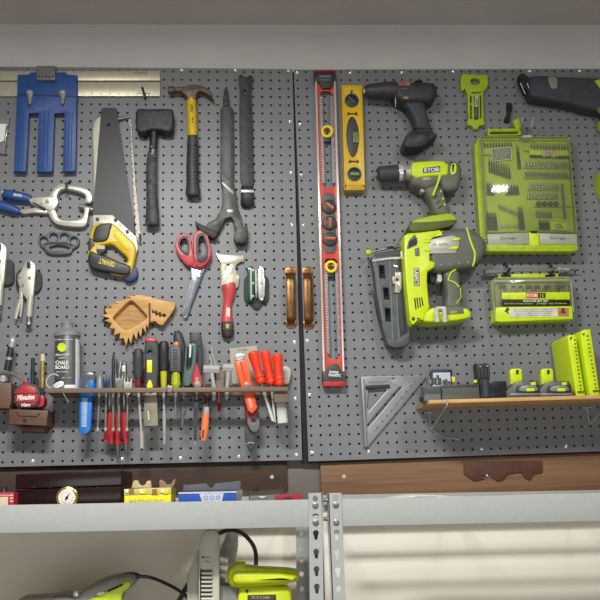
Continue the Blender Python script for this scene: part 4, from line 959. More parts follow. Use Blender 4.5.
# drill driver
def Q(pts): return S4(pts, 370, 155, 6)
LB = mat('lime_bright', 'cfe512', .35, 0, .03)
SG = mat('soft_grey_green', '6b6c60', .55, 0, .06)
t = thing('cordless_drill', 'lime and grey cordless drill with silver ringed black chuck', 'drill', P(426, 229))
lathe((376.3, 174.3, 1.7), (398.2, 173, 1.7), [(0, .5), (.06, .62), (.12, .84), (.9, .92), (1, .9)], 'chuck', CHAR, t, 24)
lathe((376, 174.3, 1.7), (380, 174, 1.7), [(0, .25), (.5, .3), (1, .3)], 'chuck_jaws', STEEL, t, 12)
lathe((397.6, 173, 1.7), (402, 172.8, 1.7), [(0, .88), (.2, .92), (1, .92)], 'chuck_ring', CHROME, t, 24)
lathe((402, 173, 1.7), (412, 173, 1.7), [(0, .8), (.1, .9), (.35, .9), (.36, .78), (.55, .78), (.56, .92), (1, .95)], 'torque_collar', mat('collar_silver', 'bdbbae', .35, .4, .1), t, 24)
plate(Q([(204, 88), (217, 87), (220, 148), (207, 148)]), 2.3, 2.7, 'collar_notch', CHAR, t, .04)
plate(chaikin(Q([(243, 66), (262, 42), (440, 34), (535, 34), (552, 62), (554, 120), (545, 180), (530, 205), (470, 215), (436, 200), (425, 160), (350, 205), (300, 185), (245, 172)]), 1), .4, 2.8, 'motor_housing', SG, t, .6, steps=4)
plate(chaikin(Q([(248, 50), (270, 38), (440, 31), (452, 45), (473, 50), (470, 122), (440, 120), (350, 126), (252, 140)]), 1), 2.4, 2.98, 'shell', LB, t, .2, steps=3)
plate(chaikin(Q([(330, 150), (380, 160), (425, 165), (445, 210), (462, 265), (488, 350), (480, 365), (385, 360), (378, 310), (350, 240), (320, 200)]), 1), .9, 2.5, 'handle', SG, t, .5, steps=3)
plate(Q([(412, 112), (432, 112), (428, 130), (384, 244), (372, 240), (405, 160)]), 2.6, 3.02, 'stripe', LB, t, .05)
plate(chaikin(Q([(487, 50), (520, 48), (520, 100), (505, 118), (482, 118)]), 1), 2.5, 2.95, 'rear_clip', LB, t, .06, holes=[Q([(497, 60), (505, 60), (503, 100), (496, 100)])])
plate(chaikin(Q([(298, 185), (318, 170), (338, 180), (340, 210), (322, 226), (300, 220), (306, 205)]), 1), 1.3, 2.2, 'trigger', mat('trigger_grey', 'a5a59c', .4), t, .12)
plate(chaikin(Q([(310, 135), (360, 128), (372, 142), (350, 152), (318, 152)]), 1), 2.6, 2.9, 'gear_switch', mat('switch_cream', 'b5b18e', .4), t, .05)
np_ = plate(Q([(318, 78), (421, 66), (421, 101), (318, 108)]), 2.98, 3.01, 'name_plate', INK, t, 0)
text('RYOBI', 431.7, 169.8, 15, 4.1, 4, 3.02, WHITE, np_, bold=.03)
for a, b, c_, d_ in ((420, 210, 432, 225), (432, 252, 444, 270), (442, 290, 455, 305)): plate(Q([(a, b), (c_-2, b+2), (c_, d_), (a+4, d_-4)]), 2.3, 2.56, 'grip_mark', LB, t, .02)
for k in range(3): tube([(433.5+k*2, 199+k*5, 2.5), (438+k*2, 195.5+k*5, 2.55)], .07, 'grip_rib', DGREY, t, 5)
t2 = chaikin(Q([(250, 398), (275, 382), (400, 355), (485, 345), (518, 370), (522, 395), (500, 402), (240, 432)]), 1)
plate(t2, .2, 3.1, 'battery_foot', LIMED, t, .2, steps=3)
plate(chaikin(Q([(245, 400), (380, 398), (522, 380), (518, 408), (470, 434), (300, 462), (238, 456), (236, 425)]), 1), .3, 3.14, 'foot_underside', OLIVE, t, .15)

# bit case
def Q(pts): return S4(pts, 465, 120, 4.4444)
t = thing('bit_case', 'large lime drill bit case with clear cover and two storage trays', 'tool case', P(528, 251))
plate(Q([(42, 112), (60, 78), (80, 70), (440, 72), (466, 78), (500, 545), (503, 578), (480, 584), (90, 584), (72, 575), (60, 400)]), .05, 1.0, 'back_shell', LIMED, t, .1)
plate(Q([(66, 95), (460, 97), (493, 500), (88, 500)]), 1.0, 1.08, 'tray', mat('tray_lime', 'b3c92c', .5, 0, .1, 14), t, .02)
plate(Q([(75, 552), (500, 552), (503, 578), (480, 584), (90, 584)]), .9, 2.2, 'lower_edge', LIMED, t, .1)
plate(Q([(100, 38), (248, 36), (252, 64), (232, 68), (104, 70)]), .5, 1.0, 'carry_handle', LIMED, t, .06, holes=[Q([(112, 52), (236, 50), (236, 61), (112, 63)])])
plate(Q([(213, 5), (240, -12), (252, 45), (236, 50)]), .5, 1.1, 'handle_arm', LIMED, t, .05)
plate(chaikin(Q([(255, 66), (300, 66), (300, 78), (255, 78)]), 1), 1.0, 2.2, 'top_latch', mat('latch_grey', 'b5bba8', .4), t, .04)
plate(Q([(285, 497), (328, 497), (330, 556), (286, 556)]), 1.0, 2.25, 'clasp', LIME, t, .05)
plate(Q([(290, 492), (325, 492), (323, 503), (293, 503)]), 2.0, 2.3, 'clasp_slot', BLACKM, t, .02)
TR = mat('storage_tray', 'a5ad98', .35, 0, .04)
s1 = plate(Q([(98, 506), (283, 500), (285, 550), (104, 556)]), 1.0, 2.2, 'storage_tray', TR, t, .05)
s2 = plate(Q([(330, 502), (497, 508), (500, 552), (332, 552)]), 1.0, 2.2, 'storage_tray', TR, t, .05)
text('Storage', *Q([(192, 526)])[0], 15.5, 3.6, 1, 2.21, mat('dim_print', '454a40', .5), s1); text('Storage', *Q([(412, 526)])[0], 15.5, 3.6, -2, 2.21, mat('dark_print', '3d4238', .5), s2)
BITM = mat('bit_steel', '85887e', .35, .5, .25, 150)
BITD = mat('bit_dark', '43483c', .5, .4, .2)
# trays' printed cards
ic = plate(Q([(118, 128), (205, 121), (207, 174), (121, 184)]), 1.15, 1.25, 'info_card', mat('card_olive', '7d8560', .5), t, .01)
for a, b in (((118, 128), (205, 121)), ((205, 121), (207, 174)), ((207, 174), (121, 184)), ((121, 184), (118, 128))): tube([(*Q([a])[0], 1.26), (*Q([b])[0], 1.26)], .05, 'card_border', WHITE, ic, 4)
for k, w in enumerate((60, 64, 50, 66)): text(('DRILLING', 'and DRIVING', 'KIT', 'assorted pcs')[k], *Q([(163, 134+k*12)])[0], w/4.4, 1.9, 4, 1.27, mat('card_print', 'd5d8c4', .5), ic)
plate(Q([(286, 126), (466, 134), (467, 160), (288, 154)]), 1.2, 1.3, 'yellow_card', mat('card_lime', 'cfe01e', .5), t, .01)
plate(Q([(288, 154), (467, 160), (468, 172), (290, 166)]), 1.2, 1.3, 'black_card', BLACKM, t, .01)
plate(Q([(356, 130), (392, 132), (392, 152), (356, 150)]), 1.3, 1.33, 'red_badge', mat('badge_red', 'c0504a', .5), t, 0)
text('RYOBI', *Q([(374, 141)])[0], 7, 2.8, -2, 1.34, WHITE, t, bold=.02); text('BIT SET', *Q([(380, 162)])[0], 16, 1.8, -2, 1.31, WHITE, t)
plate(Q([(378, 440), (455, 442), (455, 490), (382, 488)]), 1.2, 1.3, 'dotted_card', mat('card_lime', ''), t, .01)
text('PHILLIPS', *Q([(417, 450)])[0], 15, 1.8, -2, 1.31, mat('brown_print', '7a5230', .6), t)
mb = MB()
for a, b in ((405, 468), (417, 464), (428, 470), (412, 478), (432, 480), (422, 478)):
    B = P(*Q([(a, b)])[0], 1.33); lathe_mb(mb, Vector((B.x, -1.29, B.z)), Vector((B.x, -1.33, B.z)), [(0, .1), (1, .1)], 8)
build(mb, 'dots', INK, t)
# racks
for (x0, y0, x1, y1) in ((262, 132, 286, 135), (262, 208, 470, 212), (264, 252, 472, 262), (280, 305, 420, 312), (278, 344, 412, 350), (308, 380, 480, 392), (75, 150, 118, 150)):
    plate(Q([(x0, y0), (x1, y0+2), (x1, y0+8), (x0, y0+6)]), 1.05, 1.3, 'rack_bar', mat('rack_lime', '93a63a', .5), t, .02)
# clear cover
plate(Q([(68, 78), (460, 80), (494, 500), (92, 503)]), 2.05, 2.15, 'clear_cover', clear('cover_clear', 'c2cfa8', .07, .06), t, .03)
for a, b in (((68, 78), (460, 80)), ((460, 80), (494, 500)), ((494, 500), (92, 503)), ((92, 503), (68, 78))):
    pa, pb = Q([a])[0], Q([b])[0]
    tube([(*pa, 1.6), (*pb, 1.6)], .09, 'cover_rim', mat('rim_pale', 'b7c77c', .3), t, 6, 3.5)
# bits inside: first one of a kind, then copies
def copy_thing(src, dst_at, lab, grp):
    c = src.ob.copy(); C.objects.link(c); c.location = dst_at; c['label'] = lab; c['group'] = grp
    for ch in src.ob.children:
        k = ch.copy(); C.objects.link(k); k.parent = c
    return c
def bitproto(px, py, ln, r, lab, grp, m=BITM, nm='driver_bit', d=1.3):
    a = P(px, py, d); L = ln/ppi(d)
    mb = MB(); sweep_mb(mb, [Vector((a.x, a.y, a.z+L)), Vector((a.x, a.y, a.z+L*.75)), Vector((a.x, a.y, a.z+L*.7)), Vector((a.x, a.y, a.z+L*.35)), Vector((a.x, a.y, a.z+L*.3)), Vector((a.x, a.y, a.z))], [r*.35, r*.5, r*.9, r*.9, r*1.15, r*1.15], 6)
    o = build(mb, nm, m, None, lab, cat='drill bit', group=grp)
    return o
def bitrow(x0, y0, x1, y1, n, ln, r, word, m=BITM, nm='driver_bit', lens=None):
    pts = [(x0+(x1-x0)*k/(n-1), y0+(y1-y0)*k/(n-1)) for k in range(n)]
    grp = word+' in the clear-covered case'; lab = 'small steel bit, '+word+' of the clear-covered lime case'
    src = None
    for k, q in enumerate(pts):
        px, py = Q([q])[0]
        if src is None: src = bitproto(px, py, ln, r, lab, grp, m, nm); a0 = P(px, py, 1.3); continue
        dv = P(px, py, 1.3)-a0
        c = src.ob.copy(); C.objects.link(c); c.location = src.a+dv*S
bitrow(296, 132, 460, 136, 13, 7, .1, 'topmost right row')
bitrow(270, 206, 468, 212, 16, 6.5, .11, 'right row just under the yellow card')
bitrow(272, 252, 470, 260, 16, 7.5, .11, 'third right row from the top')
bitrow(290, 304, 415, 308, 10, 6.5, .11, 'fourth right row from the top')
bitrow(284, 344, 410, 348, 10, 6.5, .11, 'fifth right row from the top')
bitrow(110, 232, 200, 262, 9, 16, .08, 'long shanks hanging under the info card', BITD, 'drill_bit')
bitrow(88, 120, 205, 118, 10, 6, .08, 'upper left row above the info card', BITD)
bitrow(185, 330, 235, 330, 5, 11, .13, 'centre cluster left of the seam', BITD)
bitrow(105, 330, 125, 332, 3, 13, .16, 'dark cluster at the left edge', BITD)
bitrow(105, 485, 140, 488, 5, 19, .12, 'tall dark cluster low on the left', BITD)
bitrow(155, 395, 235, 428, 7, 6, .09, 'slanting row in the lower left')
bitrow(245, 485, 262, 485, 3, 25, .1, 'upright dark pins left of the lower seam', BITD)
bitrow(238, 215, 245, 216, 2, 26, .09, 'upright pair near the top centre', BITD)
bitrow(320, 432, 385, 436, 7, 8, .08, 'short row above the dotted card')
bitrow(335, 485, 372, 487, 5, 10, .12, 'dark cluster left of the dotted card', BITD)
bitrow(160, 478, 235, 476, 6, 4, .09, 'lowest row on the left')
for k in range(4):
    px, py = Q([(330+k*26, 370)])[0]
    knob(px, py, 1.3, 1.6, .28, 'nut_setter', BITD, None, n=12, label='round nut setter '+('at the left end', 'second from the left', 'second from the right', 'at the right end')[k]+' of four in the clear-covered case', cat='nut setter', group='nut setters in the bit case')
t = thing('extension_rod', 'long thin steel rod standing diagonally inside the clear-covered case', 'rod', P(*Q([(448, 440)])[0], 1.4))
tube([(*Q([(433, 285)])[0], 1.45), (*Q([(448, 440)])[0], 1.45)], .13, 'rod', BITM, t, 8)

# hooks above the case
for k, (a, b) in enumerate((((522.5, 117, 2.2), (520, 129, .9)), ((534, 118, 2.2), (529.5, 131, .9)))):
    t = thing('wire_hook', ('left', 'right')[k]+' of the two white wire hooks above the bit case', 'hook', P(b[0], b[1], 0))
    tube([(b[0]-1, b[1]-4, 0), (b[0], b[1], 1.0), (b[0]+1.3, b[1]-4, 1.8), a], .09, 'wire', mat('wire_pale', 'a9aaa4', .4, .3), t, 8, curve=4)
t = thing('wire_hook', 'T-shaped pale wire hook under the dark tool at upper right', 'hook', P(554, 110, 0))
tube([(550, 101.5, .15), (559, 101.3, .15)], .07, 'cross_wire', mat('wire_pale', ''), t, 6); tube([(554.5, 101, .15), (554.5, 109, .15)], .07, 'stem', mat('wire_pale', ''), t, 6)
tube([(556, 101.5, .2), (558.5, 96, 1.0), (559.5, 91, 1.5)], .06, 'arm', mat('wire_pale', ''), t, 6)
t = thing('peg_clip', 'small black peg clip on the board left of the two white wire hooks', 'hook', P(508, 121, 0))
plate(chaikin([(507, 103), (511, 102), (513, 106), (511.5, 112), (510.5, 117), (510.5, 121.5), (505, 121.5), (505, 117), (508, 114)], 1), 0, .5, 'clip', BLACKM, t, .05)
tube([(509, 104, .4), (510, 110, .7)], .08, 'prong', BLACKM, t, 6)

# top-right dark tool
DM = mat('dim_tool_grey', '3c3b42', .6)
t = thing('reciprocating_saw', 'dark grey power tool with pale label lying along the top right corner', 'power tool', P(575, 106))
plate(chaikin([(528, 76), (540, 74), (600, 76), (680, 78), (680, 112), (620, 112), (590, 109), (572, 103), (540, 98), (530, 96)], 1), .3, 2.2, 'body', DM, t, .5, steps=3)
plate(chaikin([(519, 74), (524, 72.5), (530, 78), (534, 82), (536, 94), (532, 95), (524, 88)], 1), .6, 1.8, 'shoe', BLACKM, t, .15)
plate(chaikin([(547.5, 76.5), (556.5, 76.5), (557.5, 83), (556.8, 89), (551, 88), (549.5, 84)], 1), 2.2, 2.26, 'pale_patch', mat('patch_grey', '8f8c80', .5), t, .01)
tube([(556, 76.5, 2.1), (600, 78.5, 2.1), (660, 80, 2.1)], .06, 'seam', STEELD, t, 6)
for x in (520.5, 527): tube([(x, 83, 1.9), (x+2.5, 89, 1.9), (x+5, 94, 1.9)], .07, 'wire_end', STEELD, t, 6)
plate([(594.5, 80.5), (600, 79), (612, 80), (612, 92), (601, 89)], 1.9, 2.32, 'lime_panel', LIMED, t, .05)
tube([(606, 98, 2), (600, 104, 2), (598, 109, 2), (602, 114, 2)], .2, 'trigger', mat('trigger_dim', '6d7834', .5), t, 8)
plate(chaikin([(601.5, 119), (606, 115), (620, 112), (640, 140), (625, 150), (607, 128), (602.5, 126)], 1), .6, 2.0, 'handle', LIMED, t, .15)
t = thing('lime_power_tool', 'lime tool sliver at the right edge level with the bit case', 'power tool', P(602, 205))
plate(chaikin([(600.5, 172), (604, 168), (645, 166), (649, 200), (611, 203), (602, 192)], 1), .1, 1.8, 'body', LIMED, t, .2)
plate([(606, 178), (636, 176), (638, 196), (610, 198)], 1.8, 1.86, 'side_panel', DM, t, .02)

# nail gun
def Q(pts): return S4(pts, 360, 210, 4.2857)
def Q2(pts): return S4(pts, 400, 225, 6.6667)
t = thing('nail_gun', 'lime and grey cordless nail gun with tall dark magazine', 'nail gun', P(395, 348))
MG = mat('magazine_grey', '4f5456', .45, 0, .08)
mo = Q([(50, 200), (75, 190), (180, 190), (188, 215), (196, 350), (205, 450), (217, 520), (214, 566), (196, 582), (150, 590), (116, 575), (96, 500), (86, 440), (70, 350), (62, 270)])
wins = [Q([(82, 236), (104, 238), (110, 293), (86, 292)]), Q([(100, 332), (122, 334), (128, 384), (104, 382)]), Q([(107, 420), (130, 422), (134, 478), (112, 476)])]
plate(mo, .3, 1.9, 'magazine', MG, t, .12, holes=wins)
plate(mo, .1, .5, 'magazine_back', mat('magazine_back', '2f3334', .5), t, .02)
for a, b in (((128, 215), (140, 560)), ((150, 215), (168, 560)), ((66, 215), (100, 480))):
    tube([(*Q([a])[0], 1.92), (*Q([b])[0], 1.92)], .09, 'rail', mat('rail_light', '7b8183', .4), t, 6)
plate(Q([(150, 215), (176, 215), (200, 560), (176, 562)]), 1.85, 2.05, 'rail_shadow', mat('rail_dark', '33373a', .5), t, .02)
tube([(371.5, 290, 1.7), (374.5, 300, 2.1), (377, 315, 2.1), (380, 326, 1.8)], .07, 'side_spring', BLACK, t, 6)
plate(Q([(110, 545), (150, 560), (212, 520), (214, 566), (196, 582), (150, 590), (120, 578)]), 1.8, 2.15, 'magazine_foot', MG, t, .08)
tube([(370, 252.7, 1.5), (384, 249, 1.5), (404, 246, 1.5)], .14, 'nose_bar', STEELD, t, 8)
tube([(375, 257, 1.6), (390, 254.5, 1.6), (404, 254, 1.6)], [.35, .4, .45], 'nose_body', MG, t, 10)
tube([(372, 261, 1.9), (390, 258.5, 2.0), (402, 258, 2.0)], .16, 'nose_rod', STEEL, t, 8)
tube([(387, 246, 1.8), (392, 244.5, 1.9), (396, 247, 1.9)], .22, 'nose_latch', STEELD, t, 8)
lathe((366.2, 252.7, 1.5), (371, 252.5, 1.5), [(0, .3), (.3, .38), (.5, .38), (.6, .28), (1, .25)], 'depth_knob', LIME, t, 12)
plate(Q([(150, 268), (178, 264), (180, 335), (168, 356), (148, 352), (150, 318), (140, 316), (140, 284), (150, 284)]), 1.9, 2.25, 'magazine_latch', mat('latch_silver', 'b3b1a4', .35, .5), t, .05, holes=[circ(*Q([(160, 300)])[0], 1.5, 10)])
tube([(394, 266, 2.0), (398, 267, 2.1)], .14, 'pin', STEEL, t, 8)
plate(Q([(174, 176), (194, 176), (194, 208), (176, 208)]), 1.9, 2.2, 'white_roller', WHITE, t, .08)
# motor
mot = chaikin(Q([(340, 84), (380, 80), (455, 72), (490, 84), (525, 108), (543, 130), (547, 165), (535, 195), (505, 230), (478, 246), (430, 250), (380, 262), (318, 262), (300, 230), (300, 110)]), 1)
plate(mot, .4, 3.4, 'motor_housing', mat('nailer_grey', '62625a', .5, 0, .05), t, .6, steps=4)
grn = Q([(190, 108), (208, 98), (262, 94), (345, 84), (350, 108), (300, 122), (300, 215), (322, 222), (320, 244), (290, 262), (288, 300), (296, 400), (300, 416), (284, 440), (272, 472), (246, 470), (236, 488), (222, 490), (214, 470), (206, 400), (196, 300), (190, 206)])
plate(grn, .6, 3.55, 'front_shell', LB, t, .2, holes=[circ(*Q([(230, 467)])[0], 1.6, 12)])
knob(*Q([(230, 467)])[0], .5, 3.2, .2, 'shell_screw', BLACKM, t, n=10)
plate(chaikin(Q2([(60, 100), (100, 60), (118, 110), (112, 135), (50, 160), (45, 150)]), 0), 3.5, 3.6, 'vent', mat('vent_slate', '5c6266', .4), t, .02)
for k in range(3): tube([(*Q2([(58, 118+k*14)])[0], 3.62), (*Q2([(112, 88+k*14)])[0], 3.62)], .08, 'louvre', CHAR, t, 5)
plate(Q2([(98, 158), (128, 148), (132, 205), (102, 208)]), 3.5, 3.6, 'side_pad', SG, t, .02)
plate(Q2([(155, 95), (200, 100), (280, 40), (278, 66), (210, 82), (155, 88)]), 3.4, 3.6, 'upper_fin', LB, t, .03)
plate(Q2([(168, 100), (350, 68), (372, 76), (398, 92), (394, 140), (370, 188), (168, 190)]), 3.3, 3.52, 'silver_band', mat('band_silver', 'bdbcaf', .35, .3, .04), t, .04)
for pl in ([(160, 98), (205, 100), (206, 116), (160, 120)], [(160, 152), (208, 152), (206, 176), (160, 170)], [(342, 92), (400, 80), (404, 100), (345, 106)], [(332, 146), (392, 138), (388, 160), (332, 164)]):
    plate(chaikin(Q2(pl), 1), 3.45, 3.65, 'band_tab', LB, t, .03)
text('Air Strike', 440, 244, 15, 3.0, 2, 3.53, mat('brown_dark_print', '4a2f28', .5), t); text('technology', 440, 249, 12, 1.6, 2, 3.53, mat('faint_print', ''), t)
st = Q2([(440, 14), (450, 16), (478, 110), (507, 185), (503, 240), (490, 276), (482, 272), (492, 235), (496, 188), (466, 112)])
plate(st, 3.2, 3.5, 'stripe', LB, t, .03)
for k in range(5): tube([(484.5, 238+k*2.8, 2.5), (486.6, 238+k*2.8, 2.3)], .07, 'rear_vent', LIME, t, 5)
for k in range(4): knob(441+k*9, 265-k*1.0, 3.1, 3.44, .1, 'housing_screw', STEELD, t, n=8)
plate(chaikin(Q([(358, 255), (430, 245), (434, 330), (446, 415), (440, 430), (368, 430), (366, 400), (372, 355), (364, 300)]), 1), .9, 3.0, 'handle', mat('nailer_grey', ''), t, .5, steps=3)
tube([(*Q([(413, 252)])[0], 3.0), (*Q([(388, 270)])[0], 3.08), (*Q([(378, 300)])[0], 3.08), (*Q([(408, 312)])[0], 3.08), (*Q([(424, 330)])[0], 3.0)], .1, 'grip_line', LB, t, 6)
tube([(*Q([(430, 335)])[0], 3.0), (*Q([(432, 375)])[0], 3.04), (*Q([(412, 402)])[0], 3.0)], .07, 'grip_line', LIMED, t, 6)
plate(chaikin(Q([(330, 270), (350, 268), (354, 310), (328, 306), (334, 292)]), 1), 1.5, 2.5, 'trigger', mat('trigger_white', 'cfccc0', .4), t, .1)
plate(chaikin(Q([(298, 262), (335, 258), (335, 275), (325, 310), (300, 310)]), 1), 1.2, 2.1, 'trigger_guard', BLACK, t, .08)
plate(chaikin(Q([(268, 462), (284, 430), (318, 415), (362, 425), (455, 415), (478, 440), (474, 462), (400, 476), (275, 482)]), 1), .4, 3.4, 'battery_foot', LB, t, .2, steps=3)
plate(Q([(362, 418), (442, 412), (446, 442), (372, 448)]), 3.0, 3.5, 'battery_window', SG, t, .05)
text('18V', *Q([(402, 437)])[0], 7, 2.8, 4, 3.51, LB, t)
for x in (328, 362):
    tube([(*Q([(x, 424)])[0], 3.5), (*Q([(x, 440)])[0], 4.0), (*Q([(x+3, 480)])[0], 3.9)], [.2, .26, .26], 'belt_hook', mat('hook_white', 'cfccc0', .4), t, 10)
tube([(*Q([(325, 422)])[0], 3.6), (*Q([(365, 422)])[0], 3.6)], .22, 'belt_hook', mat('hook_white', ''), t, 10)
plate(Q([(230, 250), (254, 250), (256, 325), (232, 325)]), 3.55, 3.58, 'name_plate', INK, t, 0)
np_ = plate(Q([(233, 253), (251, 253), (253, 322), (235, 322)]), 3.58, 3.6, 'name_plate_face', WHITE, t, 0)
text('RYOBI', *Q([(243.5, 288)])[0], 14.5, 3.5, -90, 3.61, INK, np_, bold=.03)
for k in range(4): tube([(*Q([(234+k*10, 377-k*1)])[0], 3.58), (*Q([(240+k*10, 425-k*5)])[0], 3.58)], .07, 'shell_slot', BLACKM, t, 5)

# router bit box
def Q(pts): return S4(pts, 485, 260, 6.3158)
t = thing('router_bit_box', 'flat lime router bit box with clear window hung below the large case', 'tool case', P(533, 323))
plate(Q([(82, 88), (462, 84), (462, 122), (82, 124)]), .1, .5, 'hang_tab', LIME, t, .04)
plate(Q([(68, 300), (98, 296), (550, 290), (556, 372), (98, 392), (66, 385)]), .1, 2.1, 'base', LB, t, .08)
plate(chaikin(Q([(40, 140), (60, 122), (520, 115), (540, 130), (552, 290), (95, 300), (68, 380), (60, 370)]), 0), .1, 1.2, 'inner_tray', mat('tray_pale', '9fa76a', .5, 0, .08, 30), t, .05)
plate(Q([(108, 206), (535, 202), (536, 250), (108, 248)]), 2.0, 2.1, 'yellow_band', LIME, t, .02)
plate(Q([(108, 248), (536, 250), (538, 288), (108, 288)]), 2.0, 2.1, 'black_band', INK, t, .02)
rb_ = plate(Q([(260, 206), (336, 206), (336, 240), (260, 240)]), 2.1, 2.13, 'red_badge', mat('badge_bright_red', 'd83a2c', .4), t, 0)
plate(Q([(336, 208), (382, 208), (382, 240), (336, 240)]), 2.1, 2.13, 'black_badge', INK, t, 0)
text('RYOBI', *Q([(298, 223)])[0], 10.5, 3.2, 0, 2.14, WHITE, rb_, bold=.03); text('15', *Q([(360, 224)])[0], 3.6, 3.4, 0, 2.14, LIME, t)
text('ROUTER BIT SET', *Q([(322, 259)])[0], 25, 2.0, 0, 2.11, WHITE, t, bold=.02)
text('Ensemble de fraises à toupie', *Q([(212, 276)])[0], 28, 1.9, 0, 2.11, LIME, t); text('Juego de fresas', *Q([(420, 275)])[0], 30, 1.9, 0, 2.11, LIME, t)
plate(Q([(155, 306), (530, 300), (532, 356), (158, 362)]), 2.1, 2.14, 'label_sheet', mat('label_white', 'd9d6c8', .5), t, 0)
for k in range(4): text(('All purpose carbide router bits', 'Fraises de toupie en carbure a usages multiples', 'Fresas de carburo para todo uso de diferentes', 'tipos y perfiles para madera')[k], *Q([(305, 312+k*13)])[0], 40-k*2, 1.3, .5, 2.15, mat('dark_print', ''), t)
plate(Q([(458, 302), (530, 302), (530, 354), (462, 354)]), 2.14, 2.17, 'photo_patch', wood('photo_wood', 'c9904e', 'a8662c'), t, 0)
plate(chaikin(Q([(480, 305), (506, 303), (502, 325), (520, 330), (494, 340), (472, 330), (486, 322)]), 1), 2.17, 2.19, 'photo_bit', mat('photo_brown', '5a3a22', .5), t, 0)
text('K', *Q([(145, 320)])[0], 5, 5.5, -30, 2.12, INK, t, bold=.06)
plate(chaikin(Q([(40, 135), (60, 118), (522, 112), (542, 130), (550, 296), (95, 300), (62, 376)]), 0), 1.9, 1.96, 'clear_lid', clear('lid_clear', 'bcc39a', .1, .08), t, .02)
for a, b in (((40, 138), (64, 118)), ((64, 118), (520, 112)), ((520, 112), (542, 134)), ((542, 134), (557, 330)), ((40, 138), (64, 380))):
    tube([(*Q([a])[0], 1.9), (*Q([b])[0], 1.9)], .1, 'lid_rim', mat('rim_pale2', 'a9b08c', .3), t, 6, 2.)
for k, (x, w) in enumerate(((110, 26), (180, 16), (225, 16), (278, 24), (330, 22), (395, 24), (478, 32))):
    tt = thing('router_bit', ('leftmost router bit in the flat lime box', 'second router bit from the left in the flat lime box', 'smallest router bit, third from the left in the lime box', 'fourth router bit from the left, above the red badge', 'fifth router bit in the box, right of the badge', 'sixth router bit, second from the right in the box', 'rightmost and widest router bit in the flat lime box')[k], 'router bit', P(*Q([(x, 205)])[0], 1.5), group='router bits in the flat box')
    px, py = Q([(x, 172)])[0]; r = w/6.3/ppi(1.5)
    lathe((px, py-r*5.5, 1.6), (px, py+r*6, 1.6), [(0, r*.7), (.2, r), (.45, r*.9), (.6, r*.45), (1, r*.3)], 'cutter', mat('cutter_steel', '8d8674', .4, .5, .3, 120), tt, 8)
    lathe((px, py+r*5, 1.6), (px, Q([(x, 208)])[0][1], 1.6), [(0, .11), (1, .11)], 'shank', STEEL, tt, 8)
t = thing('peg_rod', 'clear grey peg rod with small fittings lying across the top of the router bit box', 'rod', P(520, 273))
tube([(484.5, 272, 1.0), (497, 271.8, 1.0)], [.27, .24], 'left_handle', mat('smoke_plastic', '8c8f8c', .3), t, 10)
tube([(496, 271.5, .8), (558, 270, .8)], .11, 'rod', mat('rod_grey', '8b8e86', .35, .3), t, 8)
tube([(557, 269.5, .8), (560, 269.3, .8), (561, 269.3, .8), (565, 269.6, .8), (566, 269.6, .8), (569, 270, .8)], [.15, .28, .18, .18, .28, .24], 'fitting', mat('fitting_pale', 'a3a493', .35), t, 12)
tube([(568.5, 270, .8), (579, 270, .8)], [.13, .09], 'tip', DGREY, t, 8)
for k, (x, y) in enumerate(((506, 272), (550.5, 272))):
    t = thing('peg_hook', ('left', 'right')[k]+' black peg hook holding the router bit box', 'hook', P(x, 278))
    tube([(x-1, 264, 0), (x, 265, .5), (x+1, 267, .6)], .16, 'upper_peg', BLACK, t, 8)
    tube([(x+4, 269, .2), (x+1.5, 272.5, 1.2), (x-1, 275.5, 1.6)], .16, 'arm', BLACK, t, 8)
    tube([(x-5, 275.8, 1.2), (x+4.5, 275.3, 1.2)], .15, 'cross_bar', BLACK, t, 8)

# speed square
def Q(pts): return S4(pts, 360, 370, 7.5)
t = thing('speed_square', 'grey aluminium triangular rafter square with slots and scale marks', 'square', P(366, 447))
AL = mat('cast_aluminium', '94989a', .42, .35, .05, 40)
tri = Q([(14, 50), (30, 48), (498, 40), (500, 50), (55, 578), (38, 575)])
win1 = Q([(44, 128), (44, 110), (225, 110), (228, 125), (70, 320), (48, 300)])
slot = chaikin(Q([(295, 122), (310, 125), (312, 136), (70, 420), (56, 426), (52, 412), (60, 402)]), 1)
plate(tri, .15, .32, 'plate', AL, t, .02, holes=[Q([(60, 145), (200, 143), (205, 150), (72, 305), (52, 285)]), slot, circ(*Q([(252, 65)])[0], 1, 10)])
plate(Q([(8, 54), (26, 52), (52, 572), (38, 578)]), .02, .85, 'fence', AL, t, .04)
tube([(*Q([(42, 132)])[0], .4), (*Q([(222, 122)])[0], .4)], [.22, .2], 'black_insert', BLACK, t, 8)
for k in range(9): knob(*Q([(62+k*14, 131-k)])[0], .5, .64, .05, 'insert_rib', DGREY, t, n=6)
mb = MB()
for k in range(26):
    f = k/25; x, y = 62+(440-62)*f, 540+(80-540)*f
    nx, ny = -.77, -.64; L = 14 if k % 2 else 26
    sweep_mb(mb, [P(*Q([(x+nx*6, y+ny*6)])[0], .33), P(*Q([(x+nx*L, y+ny*L)])[0], .33)], .03, 4)
for k in range(20):
    f = k/19; x, y = 75+(330-75)*f, 345+(55-345)*f
    sweep_mb(mb, [P(*Q([(x+12, y+10)])[0], .33), P(*Q([(x+24, y+20)])[0], .33)], .025, 4)
for k in range(22):
    x = 70+k*8; sweep_mb(mb, [P(*Q([(x, 86)])[0], .33), P(*Q([(x, 98 if k % 4 else 104)])[0], .33)], .025, 4)
for k in range(26):
    y = 170+k*8; sweep_mb(mb, [P(*Q([(36+k*.2, y)])[0], .33), P(*Q([(46, y)])[0], .33)], .025, 4)
build(mb, 'scale_marking', mat('mark_grey', '4d5052', .5), t)
for k in range(8):
    f = (k+.5)/8; x, y = 110+(400-110)*f, 455+(98-455)*f
    text(str((k+1)*5 if k else 5), *Q([(x, y)])[0], 2.2, 1.8, 48, .33, mat('mark_grey', ''), t, name='scale_number')
